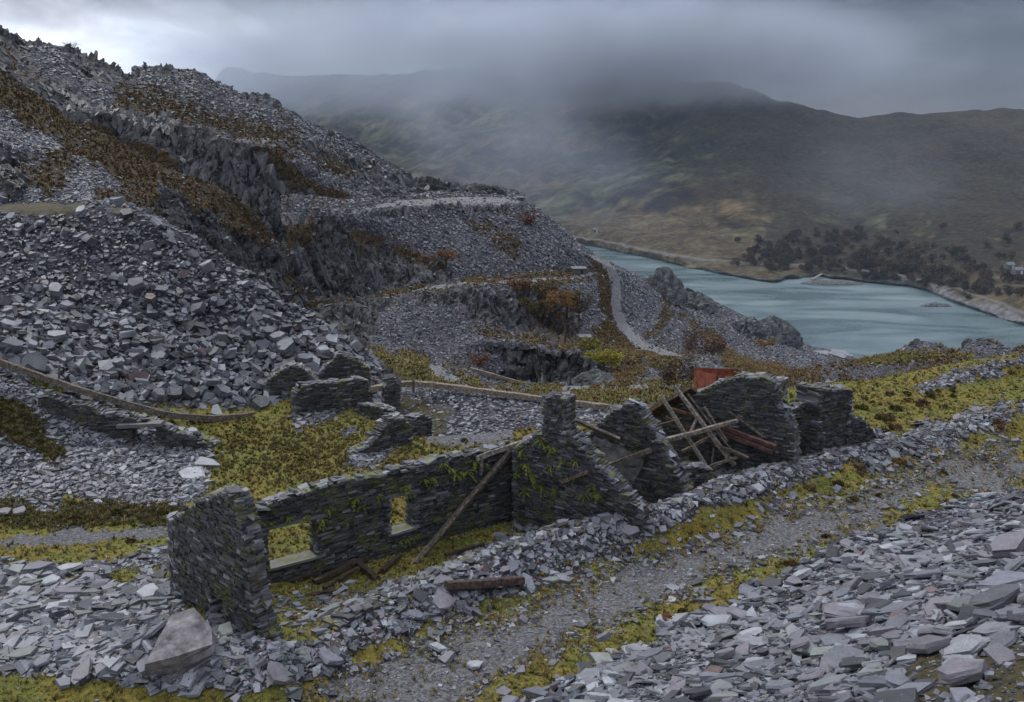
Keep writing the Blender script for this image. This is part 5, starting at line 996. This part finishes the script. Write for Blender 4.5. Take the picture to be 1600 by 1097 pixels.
# jagged ruin on the tip: one wall with spikes
Aq, Bq = P(738, 308, 262)[:2], P(795, 309, 258)[:2]; zq = float(P(760, 309, 260)[2]); Lq = float(np.linalg.norm(Bq-Aq))
rq = empty('ruined_building', (*Aq, zq)); tag(rq, 'jagged ruin with stumpy chimneys on the terrace of the upper tip', 'ruined building')
pf = []; s_ = 0
hs = [1.2, 1.6, 1.3, 1.9, 2.9, 3.1, 1.9, 2.1, 3.2, 3.1, 1.8, 2.6, 2.5, 1.5, .9]
for k, h_ in enumerate(hs): pf += [(Lq*k/len(hs), zq+h_*.85), (Lq*(k+.92)/len(hs), zq+h_*.85+rng.normal(0, .1))]
stone_wall('wall', Aq, Bq, pf, 1.6, 1, (), zq-2, rq, rq.location[:], ch=(.2, .4), ln=(.4, 1.2), mat=M['far_slate'], dark=.7, capn=.5)
for k, (pa, pb, l) in enumerate((((640, 300), (732, 306), 'long low dry-stone wall along the back of the upper terrace'),)):
    a_, b_ = P(*pa, 262), P(*pb, 262); q_ = empty('stone_wall', tuple(a_)); tag(q_, l, 'wall'); L_ = float(np.linalg.norm((b_-a_)[:2])); stone_wall('wall', a_[:2], b_[:2], [(0, a_[2]+1.5), (L_*.3, a_[2]+2.2), (L_*.7, b_[2]+1.9), (L_, b_[2]+1.6)], 1.2, 1, (), min(a_[2], b_[2])-3, q_, q_.location[:], ch=(.25, .4), ln=(.4, 1.2), mat=M['far_slate'], dark=.7, capn=.5)
# fence posts and gate by the road
for k, (px, py, h_) in enumerate(((1005, 571, 12), (1010, 572, 13), (1016, 573, 12))):
    timber(P(px, py, 118), P(px, py-h_, 118), .16, .16, ('left', 'middle', 'right')[k]+' post of the three gate posts where the winding road meets the flats', 'gate_post', 'post', tint=(1.6, 1.6, 1.6), group='gate posts by the road')
# pale slate slabs at the lake edge (tips of a collapsed roof)
for k, (px, py, w_, rz, rx, l) in enumerate(((1291, 556, 26, .3, .35, 'biggest pale slate sheet piled on the point above the lake'), (1312, 553, 24, -.2, .3, 'upper pale slate sheet piled on the point above the lake'), (1303, 562, 22, .1, -.3, 'lower dark-edged slate sheet on the point above the lake'), (1325, 556, 14, .6, .2, 'small slate sheet at the tip of the point above the lake'))):
    p = P(px, py, 330); v, f = TPL3[k]; mb = MB(); s = w_/F*330; mb.add([(a*s*.75, b*s*.6, c*.5) for a, b, c in v], f, (.24, .24, .26)); o = mb.build('slate_sheet', M['far_slate'], None, (0, 0, 0)); o.location = tuple(p); o.rotation_euler = (rx, .15, rz); tag(o, l, 'slate')
# far shore: road wall, jetty, vans, houses
def pf_(px, py, z): return Pz(px, py, z)
for k, (px, py, z, w_, l) in enumerate(((1590, 428, -117, 11, 'white cottage among the trees at the right end of the far shore'), (1577, 420, -116, 9, 'pale cottage higher in the trees on the far shore'), (930, 363, -120, 9, 'tiny pale house near the far head of the lake'))):
    o = hut_small('cottage', l, pf_(px, py, z), w_, 6, 4, 2.6, 'cottage', .4); o.children[0].data.color_attributes['tint'].data.foreach_set('color', np.tile([.65, .65, .63, 1], 8).astype(np.float32))
jt = timber(pf_(1268, 437, -148.5), pf_(1284, 428, -146), 3.2, .8, 'pale straight jetty on the small rocky point of the far shore', 'jetty', 'jetty', tint=(1.6, 1.6, 1.6))
crag('rocky_islet', 'flat brown rocky point with a jetty on the far shore', 1300, 445, float(Pz(1300, 445, -151)[1]), 90, 8, 21, M['rock'], cat='islet', dep=.35, spike=.6); crag('rocky_islet', 'small brown islet close to the grey beach', 1462, 480, float(Pz(1462, 480, -151)[1]), 46, 7, 23, M['rock'], cat='islet', dep=.35, spike=.6)
# far trees
def far_tree_proto(k):
    C = [np.array([rng.normal(0, 1.4), rng.normal(0, 1.3), rng.uniform(3, 6)]) for _ in range(9)]; V, t = leaf_np(C, np.full(9, 2.6), 420, .75, [(.05, .042, .026), (.075, .06, .035), (.045, .045, .028), (.09, .06, .035)][k % 4], .5)
    n = len(V)//4; me = mesh_np('far_tree', V, np.arange(len(V)), np.arange(n)*4, np.full(n, 4), M['leaf'], np.column_stack([t, np.ones(len(t))])); return me
FT = [far_tree_proto(k) for k in range(8)]; from mathutils.bvhtree import BVHTree
fo = [o for o in COL.objects if o.name == 'mountain'][0]; bvh = BVHTree.FromPolygons([v.co[:] for v in fo.data.vertices], [p.vertices[:] for p in fo.data.polygons])
wood_poly = [(1150, 412), (1190, 380), (1260, 362), (1400, 380), (1500, 400), (1600, 440), (1600, 470), (1530, 455), (1440, 445), (1370, 436), (1300, 425), (1240, 424)]
cnt = 0; tries = 0; TL = ['bare brown tree in the wood on the far shore of the lake', 'grey-brown leafless tree in the wood on the far shore', 'dark green-brown tree in the wood across the lake', 'reddish-brown tree in the wood across the lake']
while cnt < 290 and tries < 6000:
    tries += 1; px = rng.uniform(1140, 1610); py = rng.uniform(355, 475)
    if sdf(np.array([px]), np.array([py]), wood_poly)[0] < -3 and rng.random() > .12: continue
    hit = bvh.ray_cast(Vector((0, 0, 0)), Vector(ray(px, py)).normalized())
    if hit[0] is None or hit[0].z < WZ+4: continue
    k = int(rng.integers(8)); o = link('far_tree', FT[k]); o.location = hit[0]-Vector((0, 0, .8)); s = rng.uniform(.7, 1.5); o.scale = (s, s, s*rng.uniform(.8, 1.2)); o.rotation_euler[2] = rng.uniform(0, 6)
    tag(o, TL[k % 4], 'tree', 'trees on the far shore'); cnt += 1
# ================================================================== SLATE SLABS ONE COULD COUNT
TONES = [((.17, .176, .21), 'blue-grey'), ((.18, .166, .19), 'purple-grey'), ((.19, .205, .2), 'green-grey'), ((.31, .32, .345), 'pale grey'), ((.09, .093, .105), 'dark grey')]
r9 = np.random.default_rng(91); SM = []
for tn, nm in TONES:
    for q in range(5):
        v, f = make_tpl(int(r9.integers(4, 8)), 4, r9); tot = [len(x) for x in f]; tt = np.array([(*(np.array(tn)*r9.uniform(.85, 1.15)), 1)]*len(v))
        SM.append((mesh_np('slate_slab', v*np.array([.5, .36, .5]), [i for x in f for i in x], np.concatenate([[0], np.cumsum(tot)[:-1]]), tot, M['slate'], tt), nm))
def slab_obj(p, N, L, th, label, group, k=None, tilt=14, yaw=None, asp=None):
    k = int(rng.integers(len(SM))) if k is None else k; me, tone = SM[k]; o = link('slate_slab', me)
    N = np.array(N)*.75+np.array([0, 0, .25]); x, y, z = frames(N[None], np.array([rng.uniform(0, 6.28) if yaw is None else yaw]), np.array([abs(rng.normal(0, R(tilt)))]), np.array([rng.uniform(0, 6.28)]))
    m_ = Matrix(np.column_stack([x[0], y[0], z[0]]).tolist()).to_4x4(); m_.translation = Vector(p)+Vector(z[0])*th*.55; o.matrix_world = m_@Matrix.Diagonal((L, L*(asp or rng.uniform(.75, 1.25)), th, 1)); tag(o, label.replace('TONE', tone), 'slate slab', group); return o
def spaced(S, n, wfn, mind, dpow):
    p, N = scatter(S, n*14, wfn, dpow=dpow, frame=0); keep = []; q = np.stack(project(p), -1)
    for i in range(len(p)):
        if all((q[i, 0]-q[j, 0])**2+(q[i, 1]-q[j, 1])**2 > mind**2 for j in keep): keep.append(i)
        if len(keep) >= n: break
    return p[keep], N[keep]
HERO = [(1325, 965, 1.55, .14, 6, .2, 'largest flat purple-grey slab on the foreground heap, resting on a thick stack of slabs'), (1335, 990, 1.5, .3, 9, .3, 'thick dark slab under the largest flat purple one'), (1255, 1020, .9, .22, 5, 1.1, 'thick purple-grey slab leaning beside the dark hollow of the foreground heap'),
        (1575, 870, 1.6, .42, 7, .5, 'massive layered brown-grey block at the upper right of the foreground heap'), (1575, 925, 1.5, .2, 3, .4, 'broad blue-grey slab just below the massive layered block'), (1560, 955, 1.4, .34, 21, .3, 'thick dark block below the broad slab at the right edge of the heap'),
        (1450, 905, 1.2, .14, 1, .2, 'long flat slab lying level in the middle of the foreground heap'), (1395, 960, 1.6, .12, 2, .1, 'wide blue-grey sheet to the right of the largest purple slab'), (1540, 780, 1.3, .16, 16, .3, 'pale flat slab crowning the top edge of the foreground heap'),
        (1400, 1080, .9, .16, 4, 1.2, 'tall pointed slab near the bottom edge of the picture'), (1510, 1065, 1.1, .25, 8, .8, 'rounded mauve boulder at the bottom right, beside brown moss')]
def on_sheet(S, px, py):
    V = S.V; X, Y = project(V[:-1, :-1]); m_ = (X-px)**2+(Y-py)**2+1e9*(V[:-1, :-1, 1] < 3); i, j = np.unravel_index(np.argmin(m_), m_.shape); return V[i, j], S.N[i, j]
for px, py, L, th, k, yaw, l in HERO:
    p, N = on_sheet(FH, px, py); slab_obj(p+np.array([0, 0, .12]), N, L, th*.7, l, None, k, 8, yaw)
p, N = spaced(FH, 175, lambda w, C, px, py: scr(w)**2*(py > 770), 20, 1.2)
for i in range(len(p)):
    slab_obj(p[i]+np.array([0, 0, .04]), N[i], rng.uniform(.45, 1.05), rng.uniform(.05, .17), 'TONE slate slab lying on the foreground heap beside the track', 'slate slabs on the foreground heap')
p, N = spaced(NEAR, 48, lambda w, C, px, py: scr(w)**2*(px > 440)*(py > 640), 17, .6)
for i in range(len(p)): slab_obj(p[i]+np.array([0, 0, .08]), N[i], rng.uniform(.4, .95), rng.uniform(.05, .14), 'TONE slate slab on the long rubble bank between ruins and track', 'slate slabs on the rubble bank', tilt=28)
p, N = spaced(NEAR, 50, lambda w, C, px, py: scr(w)**2*(px < 440)*(py > 890), 20, .6)
for i in range(len(p)): slab_obj(p[i]+np.array([0, 0, .06]), N[i], rng.uniform(.5, 1.15), rng.uniform(.05, .15), 'TONE slate slab in the rubble in front of the left gable', 'slate slabs before the gable', tilt=20)
for px, py, L, k, l in ((682, 1018, .7, 15, 'pale slab alone on the near edge of the track'), (745, 1045, .6, 17, 'flat pale slab in the middle of the track at the bottom'), (655, 965, .55, 0, 'blue-grey slab at the foot of the rubble below the sleeper'), (310, 705, 1.1, 15, 'pale flat slab at the edge of the scree, on the heather'), (320, 724, 1.6, 16, 'long pale slab at the edge of the scree, below a smaller one'), (305, 745, 1.2, 18, 'broad pale slab where the scree ends in the field'),
                        (30, 802, .9, 5, 'purple-grey slab on the grassy bank at the far left'), (8, 804, .8, 6, 'reddish slab beside another on the grassy bank, at the picture edge'), (830, 912, .9, 3, 'upright blue-grey slab leaning on the rubble bank beside the sleeper'), (805, 890, .8, 2, 'grey slab leaning behind the end of the sleeper'), (690, 943, .9, 6, 'reddish-purple slab just below the sleeper'), (1225, 1000, .5, 12, 'thin slab in the hollow of the heap')):
    S_ = NEAR if not (px > 1200) else FH; p, N = on_sheet(S_, px, py); slab_obj(p+np.array([0, 0, .05]), N, L, .09, l, None, k, 6)
# the pale boulder
M['boulder'] = mat_plain('boulder_rock', [(.07, .064, .068), (.18, .168, .178), (.32, .305, .315)], 2.6, .85, .2, .8, .06)
r8 = np.random.default_rng(12); v, f = make_tpl(7, 5, r8); mb = MB(); mb.add(v*np.array([1.12, .85, .36])+r8.normal(0, .03, v.shape), f, (1, 1, 1)); bo = mb.build('boulder', M['boulder'], None, (0, 0, 0))
bo.location = tuple(on_ground(290, 1024, .2)); bo.rotation_euler = (R(24), R(-10), .5); tag(bo, 'large pale pinkish angular boulder in the rubble in front of the left gable', 'boulder')
# ================================================================== HAZE AND MIST
def vol_mat(name, dens, color, hs=None, thr=(.4, .62), scale=.004, sq=(1, 1, 1.6), det=3, flatbot=None, aniso=0.):
    m = bpy.data.materials.new(name); m.use_nodes = True; n = NT(m.node_tree); m.node_tree.nodes.remove(m.node_tree.nodes['Principled BSDF'])
    out = m.node_tree.nodes['Material Output']; v = n.new('ShaderNodeVolumePrincipled'); v.inputs['Color'].default_value = (*color, 1); v.inputs['Anisotropy'].default_value = aniso
    n.l.new(v.outputs[0], out.inputs['Volume'])
    if hs is None: v.inputs['Density'].default_value = dens; return m
    c = n.new('ShaderNodeTexCoord').outputs['Object']; mm = n.new('ShaderNodeVectorMath', operation='MULTIPLY'); n.put(mm.inputs[0], c); mm.inputs[1].default_value = tuple(1/x for x in hs)
    ln = n.new('ShaderNodeVectorMath', operation='LENGTH'); n.put(ln.inputs[0], mm.outputs[0]); fall = n.mapr(ln.outputs['Value'], 1., .25)
    ms = n.new('ShaderNodeVectorMath', operation='MULTIPLY'); n.put(ms.inputs[0], c); ms.inputs[1].default_value = sq
    k = n.noise(ms.outputs[0], scale, det, .55, dist=.3); d = n.mapr(k, *thr)
    n.put(v.inputs['Density'], n.math('MULTIPLY', n.math('MULTIPLY', fall, d), dens)); return m
def vbox(name, c, h, mat, label, rot=(0, 0, 0)):
    mb = MB(); mb.box((0, 0, 0), np.array([h[0], 0, 0]), np.array([0, h[1], 0]), np.array([0, 0, h[2]])); o = mb.build(name, mat); o.location = tuple(c); o.rotation_euler = rot; tag(o, label, kind='stuff'); return o
vbox('haze', (200, 1900, 90), (2600, 2400, 252), vol_mat('haze', .00006, (.6, .72, .95)), 'thin blue-grey haze filling the whole valley')
def mist(px, py, D, h, dens, label, rot=(0, 0, 0), **kw):
    vbox('mist', P(px, py, D), h, vol_mat('mist', dens, (.76, .85, 1.), h, **kw), label, rot)
mist(790, 215, 1500, (330, 420, 150), .0013, 'pale shaft of drifting mist in front of the far mountain', rot=(0, R(28), 0), thr=(.36, .62), scale=.005)
mist(540, 92, 2500, (900, 700, 190), .0038, 'low cloud lying on the far ridge at the left', thr=(.36, .58), scale=.0022)
mist(980, 88, 2150, (700, 500, 145), .011, 'low cloud wrapped round the top of the far ridge in the middle', thr=(.34, .58), scale=.003)
mist(1340, 300, 1500, (150, 300, 150), .0008, 'faint patch of mist before the dark right-hand slope', thr=(.36, .62), scale=.005)
for o in COL.objects:      # what stands in the place and is described is a thing
    if o.parent is None and o.get('category') and not o.get('kind'): o['kind'] = 'thing'
